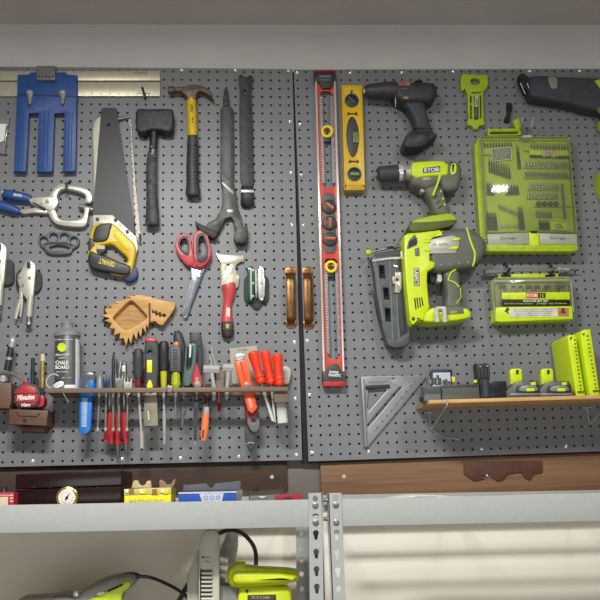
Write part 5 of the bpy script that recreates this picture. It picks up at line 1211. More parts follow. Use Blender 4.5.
tube([(*Q([(66, 318)])[0], .33), (*Q([(208, 152)])[0], .33)], .05, 'inner_edge', WHITE, t, 5)
tube([(*Q([(90, 425)])[0], .34), (*Q([(318, 145)])[0], .34)], .05, 'bright_edge', STEEL, t, 5)

# ------------------------------------------------------------------ right shelf
DS = 6.6
xl = P(416, 411, 0).x; zb_ = P(416, 410.5, 0).z
t = thing('wooden_shelf', 'pale plywood shelf on wire brackets low on the right pegboard', 'shelf', P(520, 410))
xr = 41.
rbox(xl, xr, .02, DS-.3, zb_+.08, zb_+.42, 'board', PINE, t, .02)
rbox(xl, xr, DS-.3, DS, zb_+.1, zb_+.46, 'front_edge', wood('pine_edge', 'd2ac74', 'b88f58', .5, (1.5, 30, 40), 4), t, .03)
ZS = zb_+.42
def sh(px, d):
    lo, hi = 300., 460.
    for _ in range(30):
        mid = (lo+hi)/2
        if P(px, mid, d).z > ZS: lo = mid
        else: hi = mid
    return lo
WZ = mat('zinc_wire', 'c0c8c4', .35, .3)
def bracket(px, lab, back=409):
    t = thing('shelf_bracket', lab, 'bracket', P(px, 430))
    a = P(px, 412, 0); x = a.x
    mb = MB(); z = zb_-.02
    sweep_mb(mb, [Vector((x-.5, -.12, z-.25)), Vector((x+.5, -.12, z-.25))], .07, 6)
    sweep_mb(mb, [Vector((x, -.12, z-.25)), Vector((x+.1, -.12, z-2.0))], .07, 6)
    sweep_mb(mb, [Vector((x+.1, -.12, z-2.0)), Vector((x+.25, -1.2, z-1.6)), Vector((x+.5, -DS-.05, z-.05)), Vector((x+.5, -DS-.12, z+.4))], .08, 6)
    sweep_mb(mb, [Vector((x+.1, -.12, z-2.0)), Vector((x+.8, -.1, z-2.5)), Vector((x+1.5, -.1, z-2.9)), Vector((x+3.2, -.1, z-3.2))], .06, 6) if px < 500 else None
    build(mb, 'wire', WZ, t)
bracket(428.5, 'left wire bracket under the plywood shelf'); bracket(587, 'right wire bracket under the plywood shelf')

# things on it
d = 4.2
t = thing('bit_organiser', 'small navy framed pack of bits standing at the left end of the plywood shelf', 'bit pack', P(441, sh(441, 3.3), 3.3))
plate(rrect(431, 369, 452.5, 398, 2), 3.0, 3.5, 'frame', mat('navy_frame', '232c48', .4), t, .06)
plate([(433, 372.8), (450, 372.3), (451.5, 392), (433, 392)], 3.5, 3.56, 'card', mat('card_pale', 'c9cfd4', .4), t, 0)
for k, (x, h) in enumerate(((435, 6), (437.5, 9), (440, 6), (443.5, 4), (446, 5), (449, 3))): tube([(x, 384-h, 3.65), (x+.5, 384, 3.65)], .12, 'bit_silhouette', DGREY, t, 6)
plate([(451.7, 376.5), (455, 377), (455.3, 382.3), (452.3, 382)], 3.1, 3.6, 'yellow_tab', YELB, t, .03)
SM = clear('smoke_clear', '55585a', .72, .15)
y0 = sh(424, 6)
t = thing('clear_box', 'small smoky plastic box at the extreme left end of the plywood shelf', 'box', P(433, sh(433, 5.4), 5.4))
b = P(424, sh(424, 5.8), 5.8); e = P(441.5, 398, 5.8)
hb = (398-383)/ppi(5.8)
rbox(b.x, e.x, 4.2, 5.8, ZS, ZS+hb, 'body', mat('smoke_body', '56595a', .25, 0, .2, 14), t, .06)
rbox(b.x+.1, e.x-.1, 5.8, 5.84, ZS+.1, ZS+hb*.45, 'front_panel', mat('smoke_front', '6f7272', .25), t, .01)
rbox(b.x-.25, b.x+.05, 4.8, 5.3, ZS+.05, ZS+.5, 'side_catch', BLACKM, t, .02)
for k in range(4): lathe((427+k*3.4, 377.5+(k % 2)*2, 5), (427+k*3.4, 384.5, 5), [(0, .05), (.3, .12), (1, .12)], 'bit_top', (DGREY, STEELD)[k % 2], t, 8)
t = thing('clear_box', 'wide smoky grey plastic box beside the small box on the plywood shelf', 'box', P(460, sh(460, 5.4), 5.4))
b = P(442.3, 398, 5.7); e = P(480, 398, 5.7); hb = (397.5-382)/ppi(5.7)
rbox(b.x, e.x, 3.9, 5.7, ZS, ZS+hb, 'body', mat('smoke_body2', '65675f', .3, 0, .25, 10, col2='4c4f4b'), t, .08)
rbox(b.x+.1, e.x-.1, 5.6, 5.78, ZS+hb-.2, ZS+hb+.05, 'lid_edge', mat('smoke_edge', '4a4c4a', .3), t, .02)
t = thing('yellow_tab', 'tiny yellow tab lying on the wide smoky box', 'tab', P(475.5, 382, 4.6))
plate([(474, 380), (477, 379.6), (477, 383), (474, 382.6)], 4.5, 4.8, 'tab', YELB, t, .02)
t = thing('battery', 'black cordless battery with ribbed post on the plywood shelf', 'battery', P(491, sh(491, 5), 5))
b = P(480.8, 398, 5.6); e = P(508, 398, 5.6); hb = (398-379.5)/ppi(5.6)
rbox(b.x, e.x, 2.6, 5.6, ZS, ZS+hb, 'body', mat('battery_black', '26282c', .25, 0, .05), t, .15)
lathe((484.8, 379, 5.65), (486.2, 397.5, 5.65), [(0, .3), (.05, .42), (1, .42)], 'side_roll', mat('battery_blue_black', '39434f', .3), t, 12)
b = P(477.5, 380, 4.3); e = P(490, 380, 4.3); zt_ = P(484, 363.5, 4.3).z
rbox(b.x, e.x, 2.9, 4.3, ZS+hb-.1, zt_, 'post', BLACK, t, .12)
for k in range(4): tube([(479+k*3.2, 364.5, 4.35), (479.6+k*3.2, 378, 4.35)], .12, 'post_rib', CHAR, t, 8)
knob(480.3, 366.5, 4.2, 4.5, .1, 'contact', STEEL, t, n=8); knob(487.6, 366, 4.2, 4.5, .1, 'contact', STEEL, t, n=8)
def battery(x, lab):
    t = thing('battery', lab, 'battery', P(x+22, sh(x+22, 5.2), 5.2))
    GB = mat('battery_grey', '5d605c', .35, .1)
    o = [(x+7, 397.8), (x+6.5, 391), (x+11, 387.5), (x+15, 382.5), (x+20, 381), (x+38, 381), (x+41, 386), (x+41.5, 397.5)]
    zf = ZS-.0
    q = []
    for a, b in o:
        p_ = P(a, b, 6.0); q.append((p_.x, max(ZS, p_.z)))
    q[0] = (q[0][0], ZS); q[-1] = (q[-1][0], ZS)
    build(plate_mb(MB(), q, 3.2, 6.0, .12, world=True), 'case', GB, t)
    plate([(x+17, 386), (x+39, 384.6), (x+40, 393), (x+15, 393.5)], 6.0, 6.1, 'front_recess', BLACK, t, .02)
    fp = plate(chaikin([(x+19, 387.5), (x+25, 385), (x+34, 385), (x+38, 388), (x+38, 391.2), (x+19, 391.6)], 1), 6.05, 6.2, 'front_plate', mat('plate_light', '82857f', .35, .2), t, .04)
    plate([(x+26.5, 388.2), (x+34, 388), (x+34.3, 391), (x+26.5, 391.2)], 6.2, 6.24, 'lime_label', LIME, fp, 0)
    plate([(x+31, 382.3), (x+35.5, 382.1), (x+35.8, 385), (x+31.2, 385.2)], 6.0, 6.14, 'lime_button', LIME, t, .02)
    plate([(x+10.5, 393.4), (x+40.8, 393), (x+41, 395), (x+9, 395.6)], 6.0, 6.12, 'base_band', mat('plate_light', ''), t, .02)
    o = [(x+10, 370.5), (x+12, 368.7), (x+20, 368.3), (x+22, 370), (x+22.3, 383), (x+10.8, 384.5)]
    plate(o, 4.6, 5.2, 'post', LIME, t, .1)
    plate([(x+16, 370), (x+18.3, 369.8), (x+18.4, 374), (x+16.2, 374.2)], 5.2, 5.25, 'contact_slot', BLACKM, t, 0)
battery(500.2, 'left lime-posted grey battery on the plywood shelf'); battery(531.2, 'right lime-posted grey battery, beside the tall lime cases')
def tallcase(o, strip, lab, d0, d1, marks, sl, lft=None):
    t = thing('bit_case', lab, 'tool case', P(o[0][0], sh(o[0][0], d1), d1))
    q = [(P(a, b, d1).x, P(a, b, d1).z) for a, b in o]
    q = [(x, max(z, ZS)) for x, z in q]
    build(plate_mb(MB(), q, d0, d1, .12, world=True), 'shell', LB, t)
    (x0, y0), (x1, y1) = strip
    plate([(x0-2.5, y0), (x0+1.5, y0), (x1+2.5, y1), (x1-3, y1)], d1, d1+.1, 'spine', LIME, t, .03)
    for k in range(marks):
        f = (k+.5)/marks; knob(x0+(x1-x0)*f, y0+(y1-y0)*f, d1+.05, d1+.14, .1, 'spine_hole', OLIVE, t, n=8)
    tube([(x1-3.5, y1+1, d1+.1), (x1+3.5, y1+.6, d1+.1)], .07, 'latch_line', OLIVE, t, 6)
    plate([(x0-4.5, y0-.5), (x0-2.5, y0-1.5), (x0-2.5, y0+1), (x0-4.5, y0+1)], d1, d1+.08, 'hinge_mark', OLIVE, t, 0)
    return t
tallcase([(576.5, 400), (573.5, 378), (569, 350), (567.3, 337), (569, 334.8), (575.5, 334.3), (578, 350), (586, 400)], ((574.5, 338), (581, 391)), 'left, shorter of the two tall lime bit cases at the right end of the shelf', .4, 5.2, 14, 0)
tallcase([(590.6, 400), (586, 372), (580.5, 336), (581, 332.5), (584, 329.5), (590.5, 329), (593, 345), (599.5, 390), (600.5, 400)], ((587, 334), (596.5, 390)), 'right, taller of the two tall lime bit cases by the picture edge', .4, 5.2, 14, 0)
# ================================================================== STEEL SHELVING
DB = 17.0
bl0, bl1 = P(0, 505.2, DB), P(308, 499.4, DB); br1 = P(600, 494.2, DB)
slope = (br1.z-bl0.z)/(br1.x-bl0.x)
def zb(x): return bl0.z+slope*(x-bl0.x)
HB = P(155, 503, DB).z-P(155, 530.8, DB).z
def seg(x0, x1, d0, d1, zo0, zo1, name, m, parent, bev=.05, **kw):
    return build(plate_mb(MB(), [(x0, zb(x0)+zo0), (x1, zb(x1)+zo0), (x1, zb(x1)+zo1), (x0, zb(x0)+zo1)], d0, d1, bev, world=True), name, m, parent, **kw)
WIRE = mat('deck_wire', 'b7b8b2', .4, .2)
def unit(lab, x0, x1, posts, rear):
    t = thing('shelving_unit', lab, 'shelving', Vector((posts[0], -DB, -Z0)))
    seg(x0, x1, DB-.15, DB, -HB, 0, 'front_beam', STEELP, t, .04)
    seg(x0, x1, DB-1.1, DB-.1, -.16, -.0, 'front_beam_lip', STEELP, t, .03)
    seg(x0, x1, DB-1.1, DB-.1, -HB, -HB+.12, 'front_beam_flange', STEELP, t, .02)
    seg(x0, x1, .9, 1.05, -1.5, .25, 'rear_beam', STEELP, t, .03)
    k = 0; y = 1.6
    while y < DB-1.4:   # wires of the deck run along the bay
        seg(x0, x1, y-.2, y+.2, -.72, -.42, 'deck_slat', WIRE, t, .05)
        y += 2.8; k += 1
    if x1 < 20: seg(x0+2, P(222, 500, 8).x, 1.4, DB-1.3, -.95, -.75, 'light_block_panel', mat('particle_board', 'a58a66', .8, 0, .2, 40), t, .03)  # added panel under the boxes, blocks light to the left bay wall
    n = int((x1-x0)/12)
    for k in range(n+1):
        x = x0+.5+(x1-x0-1)*k/n; mb = MB(); sweep_mb(mb, [Vector((x, -1.1, zb(x)-.8)), Vector((x, -DB+1, zb(x)-.8))], .11, 6); build(mb, 'deck_wire', WIRE, t)
    # lower deck below the picture
    for dd in (1.0, DB-.1):
        build(plate_mb(MB(), [(x0, -75), (x1, -75), (x1, -72.6), (x0, -72.6)], dd-.15, dd, .03, world=True), 'lower_beam', STEELP, t)
    rbox(x0, x1, 1.0, DB-.2, -73.1, -72.6, 'lower_deck', mat('particle_board', 'a58a66', .8, 0, .2, 40), t, .03)
    return t
def post(t, xt0, xt1, xb0, xb1, ytop, d, items, side):
    a0, a1 = P(xt0, ytop, d), P(xt1, ytop, d)
    b0, b1 = P(xb0, 600, d), P(xb1, 600, d)
    f = (-Z0-a0.z)/(b0.z-a0.z)
    # keep it upright: use the mean width
    q = [(a0.x, a0.z), (a1.x, a0.z), (a1.x+(b1.x-a1.x)*1, b1.z), (b1.x, -Z0), (b0.x, -Z0), (b0.x, b0.z)]
    holes = []; bolts = []
    for px, py, kd in items:
        c = P(px, py, d); r = .2
        if kd == 'key':
            holes.append([(c.x+.24*math.cos(u), c.z+.1+.24*math.sin(u)) for u in [math.radians(v) for v in range(-40, 221, 20)]]+[(c.x-.1, c.z-.45), (c.x+.1, c.z-.45)])
        elif kd == 'hole': holes.append([(c.x+.22*math.cos(u), c.z+.26*math.sin(u)) for u in [math.radians(v) for v in range(0, 360, 24)]])
        elif kd == 'slot': holes.append([(c.x+.3*math.cos(u), c.z-.08+.26*math.sin(u)) for u in [math.radians(v) for v in range(20, 161, 20)]]+[(c.x+.2*math.cos(u), c.z-.08+.14*math.sin(u)) for u in [math.radians(v) for v in range(160, 19, -20)]])
        else: bolts.append((px, py))
    # further keyholes down to the floor, out of the picture
    z = min([c_[1] for h in holes for c_ in h])-1.6
    cx = (b0.x+b1.x)/2
    while z > -Z0+2 and d > 5:
        holes.append([(cx+.24*math.cos(u), z+.1+.24*math.sin(u)) for u in [math.radians(v) for v in range(-40, 221, 20)]]+[(cx-.1, z-.45), (cx+.1, z-.45)]); z -= 1.6
    mb = MB(); plate_mb(mb, q, d-.09, d, .015, holes, 1, world=True)
    xs = q[0][0] if side < 0 else q[1][0]; xs2 = q[5][0] if side < 0 else q[3][0]
    vs = [Vector((xs, -d, q[0][1])), Vector((xs2, -d, -Z0)), Vector((xs2, -d+1.3 if d > 5 else -d-1.3, -Z0)), Vector((xs, -d+1.3 if d > 5 else -d-1.3, q[0][1]))]
    w = .09*(1 if side < 0 else -1)
    vs += [v+Vector((w, 0, 0)) for v in vs]
    mb.add(vs, [(0, 1, 2, 3), (7, 6, 5, 4), (0, 4, 5, 1), (1, 5, 6, 2), (2, 6, 7, 3), (3, 7, 4, 0)])
    t = build(mb, 'post', STEELP, t, ang=20)
    if side > 0 and d > 5:
        build(plate_mb(MB(), [(q[0][0]+.05, q[0][1]), (q[1][0]-.15, q[0][1]), (q[3][0]-.15, -Z0), (q[4][0]+.05, -Z0)], d-1.3, d-1.2, 0, world=True), 'keyhole_darkener', mat('darkener_grey', '77797a', .6), t)  # strip added behind the keyholes so they look dark
    for px, py in bolts: knob(px, py, d, d+.14, .24, 'bolt', STEELD, t, n=12, prof=[(0, .26), (.5, .26), (1, .15)])
xL1 = P(309.5, 520, DB).x; xR0 = P(341, 520, DB).x
u1 = unit('grey steel shelving unit under the left pegboard holding boxes and the saw', -86., xL1, (xL1,), None)
post(u1, 308.6, 322.3, 309.8, 323.6, 493.2, DB+.1, [(315.3, 498.7, 'hole'), (315.5, 505.3, 'bolt'), (315.6, 515.8, 'slot'), (315.8, 522.6, 'bolt'), (315.9, 534.3, 'key'), (316.3, 553, 'key'), (316.6, 570.5, 'key'), (316.9, 588, 'key')], 1)
post(u1, 296, 308, 296.5, 309.5, 503, 1.2, [(301.3, 533.5, 'hole'), (301.4, 550, 'slot'), (301.6, 560, 'hole'), (301.7, 574, 'hole'), (301.9, 589, 'hole')], 1)
u2 = unit('grey steel shelving unit under the right pegboard with the open bright bay', xR0, 92., (xR0,), None)
post(u2, 328, 341.5, 330.5, 345.5, 493.2, DB+.1, [(335.7, 498.2, 'hole'), (336, 504.8, 'bolt'), (336.2, 515.7, 'slot'), (336.3, 522.3, 'bolt'), (336.8, 534, 'key'), (337.3, 553.5, 'key'), (338, 571.5, 'key'), (338.6, 589, 'hole')], -1)
tt = thing('joining_bolt', 'small bolts joining the two grey shelving posts', 'bolt', P(325, 520, DB-.5))
for y in (500, 519): 
    a = P(322, y, DB-.6); b = P(329, y, DB-.6); build(sweep_mb(MB(), [a, b], .17, 10), 'bolt', STEELD, tt)
t = thing('cardboard_sheet', 'thin white curled sheet lying along the edge of the right shelf', 'sheet', P(480, 497, DB-3))
mb = MB(); vs = []; n = 24
xa_, xb_ = P(392, 495, 14).x, 60.
for i in range(n+1):
    x = xa_+(xb_-xa_)*i/n
    for y in (-15.6, -9.):
        lift = .3+(.3*max(0, math.sin((x-xa_)*.55)) if x < xa_+13 else .05)*(1 if y > -12 else .7)
        vs += [Vector((x, y, zb(x)-.42+lift)), Vector((x, y, zb(x)-.42+lift+.08))]
fs = []
for i in range(n):
    a = i*4; b = a+4
    fs += [(a, a+2, b+2, b), (a+1, b+1, b+3, a+3), (a, b, b+1, a+1), (a+2, a+3, b+3, b+2)]
fs += [(0, 1, 3, 2), (n*4, n*4+2, n*4+3, n*4+1)]
mb.add(vs, fs); build(mb, 'sheet', mat('white_sheet', 'd9d8d0', .7), t)

# boxes on the left shelf (deck wires' top)
ZD = lambda x: zb(x)-.42
def boxed(t, x0, x1, ytop, d, dep, name, m, bev=.06, ybot=None, **kw):
    a, b = P(x0, ytop, d), P(x1, ytop, d)
    z0 = ZD((a.x+b.x)/2) if ybot is None else P((x0+x1)/2, ybot, d).z
    return rbox(a.x, b.x, d-dep, d, z0, P((x0+x1)/2, ytop, d).z, name, m, t, bev, **kw)
DKC = wood('dark_cherry', '220e10', '180a0b', .25, (2, 30, 30), 3)
t = thing('humidor_box', 'dark cherry wood box with a brass ringed round gauge on its front', 'box', P(70, 505, 12))
boxed(t, 15.5, 121, 488, 12.5, 8, 'body', DKC, .08)
boxed(t, 15.5, 121.5, 472.3, 12.6, 8.2, 'lid', DKC, .15, ybot=487.2)
for x in (34, 50, 76, 97): knob(x, 487.6, 12.5, 12.66, .05, 'lid_pin', BRONZE, t, n=6)
BR = mat('polished_brass', 'd8bd74', .2, .85, .05)
gr = knob(66.8, 497.5, 12.5, 13.0, .86, 'gauge_ring', BR, t, [(0, .92), (.4, .98), (.8, .92), (1, .74)], 32)
t_ = t; t = gr; knob(66.8, 497.5, 12.9, 13.02, .72, 'gauge_dial', mat('dial_white', 'e8e6dc', .3), t, [(0, .72), (1, .72)], 28)
for k in range(12):
    a = math.radians(k*30); tube([(66.8+5.2*math.cos(a), 497.5+5.2*math.sin(a), 13.04), (66.8+6.2*math.cos(a), 497.5+6.2*math.sin(a), 13.04)], .03, 'dial_tick', INK, t, 4)
tube([(65.5, 499.5, 13.05), (69.2, 493.5, 13.05)], [.07, .03], 'needle', INK, t, 6); knob(66.8, 497.5, 13.0, 13.1, .12, 'hub', INK, t, n=10)
t = thing('small_carton', 'red and cream carton at the left edge beside the dark wooden box', 'carton', P(0, 505, 14))
boxed(t, -30, 14, 492.8, 14, 5, 'carton', mat('carton_red', 'b01f3c', .5), .03)
boxed(t, -30, 8, 497.5, 14.04, .04, 'cream_panel', mat('carton_cream', 'd9c8b0', .5), 0)
text('FINISH', 4, 495.4, 14, 1.4, 0, 14.05, WHITE, t)
for k in range(3): plate([(10, 494.5+k*3), (13, 494.5+k*3), (13, 496+k*3), (10, 496+k*3)], 14, 14.04, 'print_block', mat('carton_cream', ''), t, 0)
t = thing('dark_bottle', 'short dark bottle top standing behind the red carton', 'bottle', P(4, 500, 8))
boxed_z = ZD(P(4, 490, 8).x)
a = P(4, 486.5, 8); build(lathe_mb(MB(), Vector((a.x, a.y, boxed_z)), a, [(0, .5), (.55, .5), (.7, .3), (1, .3)], 16), 'bottle', BLACK, t)
t = thing('cigar_box', 'bright yellow paper-edged box with black MACANUDO lettering', 'box', P(147, 503, 14))
boxed(t, 124.3, 171, 494.4, 14, 6, 'box', mat('box_yellow', 'e6e022', .45, 0, .04), .03)
boxed(t, 124, 171, 488.2, 14.05, 6.1, 'lid_band', mat('band_kraft', 'cbbf74', .5, 0, .2, 30), .03, ybot=494.4)
for k in range(4): boxed(t, 129+k*11.5, 134+k*11.5, 489, 14.1, .04, 'band_patch', (mat('patch_ochre', '8c6c2c', .5), mat('patch_yellow', 'e9d92e', .5))[k % 2], 0, ybot=493.8)
for x in (126.8, 141, 162.5): knob(x, 491.2, 14, 14.15, .15, 'band_stud', WHITE, t, n=10)
text('MACANUDO', 146.5, 501.8, 34, 5, 0, 14.03, mat('print_grey', 'b9b58a', .5), t, bold=.02); text('Cafe', 155, 494.8, 7, 1.6, 0, 14.03, mat('red_print', 'c8502c', .5), t)
BW = wood('beige_wood', 'bfa987', 'a8916c', .6, (5, 20, 20), 4)
for k, (pts, lab) in enumerate((([(131.5, 488), (132.8, 482), (134.5, 480.3), (137.5, 480.2), (139, 484), (142, 486), (145, 484.5), (147, 481), (150.5, 480.5), (151.3, 488)], 'beige notched wooden cradle on the left of the yellow box top'), ([(159.5, 488), (159, 481), (161, 479.5), (163.5, 481), (167, 484.5), (171, 484), (174, 479), (175.5, 479.5), (175, 484), (172, 488)], 'shadowed notched wooden cradle on the right of the yellow box top'))):
    t = thing('wooden_cradle', lab, 'cradle', P(pts[0][0], 488, 12.5))
    plate(pts, 10.5 if k else 11.8, 12.6 if k == 0 else 11.2, 'cradle', BW if k == 0 else wood('beige_wood_shaded', '8d7a62', '75634c', .6, (5, 20, 20), 4), t, .06)  # right cradle's shadow is put into a darker copy of the wood
t = thing('blue_box', 'blue carton with white printed panel under a grey foam tray', 'carton', P(210, 503, 14))
boxed(t, 178.5, 239, 492.6, 14, 6, 'box', mat('box_blue', '1f4fae', .45, 0, .05), .04)
plate([(199, 492.7), (224, 491.6), (221, 505), (203, 505)], 14, 14.03, 'white_panel', mat('panel_white', 'c3cadb', .5), t, 0)
for k in range(3): plate(circ(206+k*6, 497.5, 2.2, 14), 14.03, 14.05, 'panel_print', mat('panel_print', '7f8cb5', .5), t, 0, holes=[circ(206+k*6, 497.5, 1.4, 12)])
plate([(178.5, 492.3), (239, 491), (239, 492.6), (178.5, 494)], 13.9, 14.06, 'pale_edge', mat('panel_white', ''), t, 0)
plate([(236, 492), (241.5, 489), (243, 492), (241, 502), (237, 503)], 13, 14.1, 'torn_flap', mat('flap_grey', '6d6a66', .7), t, .02)
t = thing('foam_tray', 'dark grey notched foam tray resting on the blue carton', 'tray', P(212, 492, 13))
plate([(183, 491.5), (183.5, 485), (206, 483.5), (208.5, 487), (212, 488), (215.5, 483.6), (220, 483), (239, 480.8), (241, 482), (240.5, 490.5)], 9, 13.2, 'tray', mat('foam_grey', '57595b', .85, 0, .1, 60, .2), t, .06)
t = thing('grey_case', 'low grey plastic case right of the blue carton', 'case', P(262, 502, 13))
boxed(t, 249.5, 276, 495.4, 13, 5, 'case', mat('case_grey', '6f7072', .5), .08)
plate([(258, 496.5), (262, 498), (267, 496.5)], 13, 13.05, 'case_mark', WHITE, t, 0)
t = thing('red_case', 'low red plastic case beside the steel post at the end of the left shelf', 'case', P(290, 502, 13))
boxed(t, 275.3, 302, 494.2, 13.4, 5, 'case', mat('case_red', '9d2530', .45), .08)
plate([(283, 499), (286, 495.8), (290, 495.6), (293, 499)], 13.4, 13.45, 'case_rib', mat('case_red_dark', '6f1a22', .5), t, .01)

# ------------------------------------------------------------------ below the shelf
ZL = -72.6
# sander / jigsaw body at the left
def Q(pts): return S4(pts, 0, 550, 2.857)
d = 12
t = thing('power_sander', 'grey and lime corded sander at the lower left of the lower bay', 'power tool', P(110, 650, d))
SGR = mat('sander_grey', '9c9c92', .5, 0, .08)
plate(chaikin(Q([(20, 142), (145, 136), (152, 131), (200, 130), (222, 134), (230, 118), (262, 98), (300, 82), (340, 73), (372, 70), (386, 78), (388, 92), (372, 110), (345, 126), (330, 180), (320, 300), (40, 300)]), 1), d-3.6, d, 'housing', SGR, t, .6, steps=3)
plate(chaikin(Q([(228, 150), (262, 140), (300, 122), (340, 102), (366, 86), (374, 98), (366, 112), (348, 122), (346, 150), (320, 175), (230, 175)]), 1), d-.6, d+.2, 'lime_band', LIME, t, .1)
plate(chaikin(Q([(150, 131), (200, 130), (212, 136), (150, 139)]), 1), d-2, d-.2, 'top_switch', DGREY, t, .08)
plate(chaikin(Q([(208, 118), (222, 118), (224, 134), (208, 134)]), 1), d-.5, d+.15, 'lever', STEEL, t, .05)
plate(chaikin(Q([(274, 122), (296, 116), (302, 126), (278, 134)]), 1), d+.1, d+.35, 'switch', mat('switch_pale', 'c5c5b5', .4), t, .06)
for k in range(4): tube([(*Q([(308+k*11, 118-k*5)])[0], d+.22), (*Q([(318+k*11, 114-k*5)])[0], d+.22)], .08, 'vent_slot', BLACKM, t, 5)
plate([(6, 640), (118, 640), (112, 690), (4, 690)], d-3.4, d-.1, 'pad', BLACKM, t, .1)
zq = [ (P(6, 680, d).x, ZL), (P(118, 680, d).x, ZL), (P(112, 650, d).x, P(112, 640, d).z), (P(8, 650, d).x, P(8, 640, d).z)]
build(plate_mb(MB(), zq, d-3.6, d-.2, .1, world=True), 'base_block', DGREY, t)
tube([(126, 577, d-1.5), (131, 576.5, d-1.5), (140, 576, d-1.5)], [.4, .36, .2], 'cord_sleeve', CHAR, t, 12)
tube([(138, 576.2, d-1.5), (148, 577, d-1.6), (158, 580, d-2), (170, 585.5, d-2.5), (181, 592, d-3), (189, 599.5, d-3), (196, 612, d-3), (205, 640, d-3)], .16, 'power_cord', BLACK, t, 8, curve=4)

# saw with tall housing
def Q(pts): return S4(pts, 180, 500, 4.2857)
d = 13.5
t = thing('circular_saw', 'circular saw with tall cream ribbed guard and lime handle', 'saw', P(232, 650, d))
TW = mat('housing_cream', 'c2c2ae', .35, 0, .06, 20)
slots = [rrect(*Q([(90, y)])[0], *Q([(137, y+11)])[0], .8, 2) for y in range(300, 425, 18)]
tow = chaikin([(198.7, 600), (198.5, 560), (199, 543), (202, 534), (206, 530.3), (214, 530.2), (218, 532), (219.3, 537), (219.5, 600)], 1)
tow = [(198.6, 645), (198.5, 560), (199, 543), (201.5, 535), (205, 531), (209, 530.2), (214, 530.3), (217.5, 532), (219.2, 536), (219.6, 560), (219.6, 645)]
plate(tow, d-.5, d, 'guard_face', TW, t, .15, holes=slots)
plate([(x+(.3 if x < 210 else -.3), y+.6) for x, y in tow], d-3.4, d-.5, 'guard_body', mat('housing_inner', '8c8c7a', .5, 0, .05), t, .2)
for y in (245, 262): plate(rrect(*Q([(106, y)])[0], *Q([(132, y+4)])[0], .3, 2), d-.02, d+.04, 'faint_slot', mat('slot_olive', '8f8f7e', .5), t, 0)
knob(*Q([(99, 245)])[0], d-.1, d+.06, .09, 'stud', BLACKM, t, n=8)
plate([(187, 575), (199, 548), (199, 645), (187, 645)], d-2.8, d-1.4, 'side_flange', TW, t, .1)
LH = mat('handle_lime', 'd2e01a', .38, 0, .03)
def slabh(o, d0, d1, nm, m, b=.3, ck=1): return plate(chaikin(o, ck) if ck else o, d0, d1, nm, m, t, b, steps=3)
slabh([(226, 571), (235, 563.5), (245, 562.5), (246.5, 567), (299, 569.5), (299.4, 574), (298.3, 584), (240, 588.5), (228, 586)], d-2.6, d-.4, 'upper_handle', LH, .35)
slabh([(232, 573.5), (240, 571.5), (297, 573), (298, 582.5), (240, 586.5), (232, 584)], d-1.0, d+.2, 'handle_grip', LH, .45)
slabh([(237, 588), (245, 586.5), (285, 586), (290.5, 588), (292, 600), (292, 645), (238, 645)], d-3.0, d-.6, 'motor_housing', LH, .3)
plate([(247.5, 595), (276, 594.4), (276.5, 604), (247.5, 604)], d-.6, d-.55, 'label', mat('label_brown', '45382c', .5), t, .01)
text('RYOBI', 261, 597.6, 18, 2.6, 0, d-.54, mat('label_print', 'b5a58c', .5), t)
knob(247, 591, d-.8, d-.5, .13, 'screw', BLACKM, t, n=8)
GW = mat('arm_pale', 'd0d2cc', .4, .1)
tube([(232.5, 534, 5), (230, 546, 5.3), (226.5, 557, 5.8), (223.5, 572, 6.5), (221, 590, 7), (220, 620, 7.5)], [.55, .8, .95, 1.3, 1.5, 1.5], 'dust_chute', GW, t, 16, 1, 3)
for k in range(4): tube([(220, 560+k*8, 9), (228-k, 562+k*8, 9)], .35, 'chute_rib', GW, t, 10)
plate([(219, 585), (238, 585), (238, 645), (219, 645)], d-3.2, d-1.0, 'gear_case', mat('gear_grey', '84857e', .5), t, .2)
zq = [(P(196, 645, d).x, ZL), (P(300, 645, d).x, ZL), (P(298, 645, d).x, P(250, 640, d).z), (P(196, 645, d).x, P(250, 640, d).z)]
build(plate_mb(MB(), zq, d-5, d-.3, .1, world=True), 'base_plate', STEELD, t)
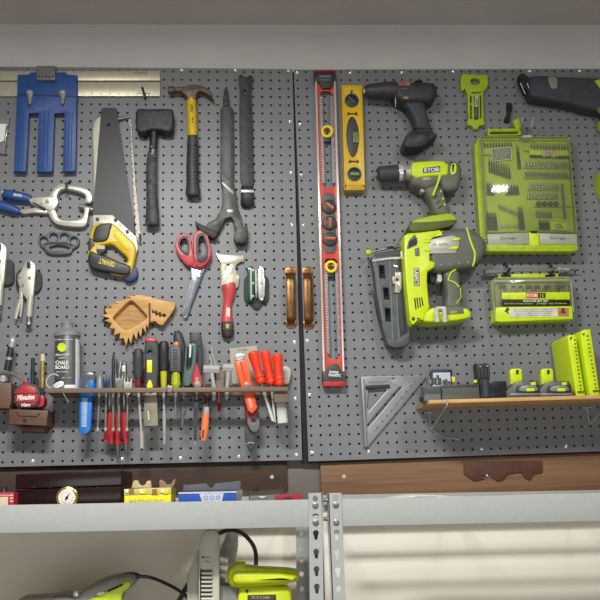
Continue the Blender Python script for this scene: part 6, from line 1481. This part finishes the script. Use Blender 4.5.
lp_ = [(219, 533.5, 7), (226, 530.5, 7), (234, 530.2, 7), (242, 533, 7), (249, 539.5, 7), (254, 547, 7), (256, 556, 7.5), (255.5, 567, 8.5), (252, 578, 9.5)]
tube(lp_, .2, 'cable_loop', BLACK, t, 10, curve=4)
t = thing('power_cable', 'pair of black cables rising behind the left side of the cream saw guard', 'cable', P(181, 600, 5))
for o_ in (0, 2.6): tube([(199.5+o_*.6, 558, 6), (194+o_*.5, 570+o_, 6), (187+o_*.3, 584+o_, 6), (180+o_*.3, 597+o_, 6), (170, 620, 6), (160, 690, 6)], .14, 'cable', BLACK, t, 8, curve=3)

# ================================================================== LIGHT
def batten(name, lab, x, y, L, power, col):
    z = zc-1.2
    t = thing(name, lab, 'lamp', Vector((x, y, z)))
    rbox(x-L/2-1, x+L/2+1, -y-3.0, -y+3.0, z+.25, zc-.02, 'lamp_housing', WHITE, t, .1)
    l = bpy.data.lights.new('ceiling_light', 'AREA'); l.shape = 'RECTANGLE'; l.size = L*S; l.size_y = (12 if L < 12 else 7)*S; l.energy = power; l.color = col
    o = bpy.data.objects.new('ceiling_light', l); C.objects.link(o); o.location = W(Vector((x, y, z)))
    o.visible_camera = True
def opening():
    # soft fill light added low behind the camera, no real opening there
    l = bpy.data.lights.new('added_fill', 'AREA'); l.shape = 'RECTANGLE'; l.size = 110*S; l.size_y = 62*S; l.energy = POW_FILL; l.color = (.96, .98, 1)
    o = bpy.data.objects.new('added_fill', l); C.objects.link(o); o.location = W(Vector((-5, YF+1, -72))); o.rotation_euler = (math.radians(90), 0, 0)
opening()
batten('ceiling_batten', 'ceiling batten lamp in front of the pegboards towards the left', -18, -62, 22, POW_A, (1, .985, .95))
batten('ceiling_batten', 'ceiling batten lamp in front of the pegboards towards the right', 29.5, -70, 10, POW_B, (1, .985, .95))
w = bpy.data.worlds.new('world'); scene.world = w; w.use_nodes = True
w.node_tree.nodes['Background'].inputs[0].default_value = (.9, .93, 1, 1); w.node_tree.nodes['Background'].inputs[1].default_value = .15
vs_ = scene.view_settings; vs_.view_transform = 'Standard'; vs_.look = 'None'; vs_.gamma = 1; vs_.use_curve_mapping = False; vs_.exposure = EXPO
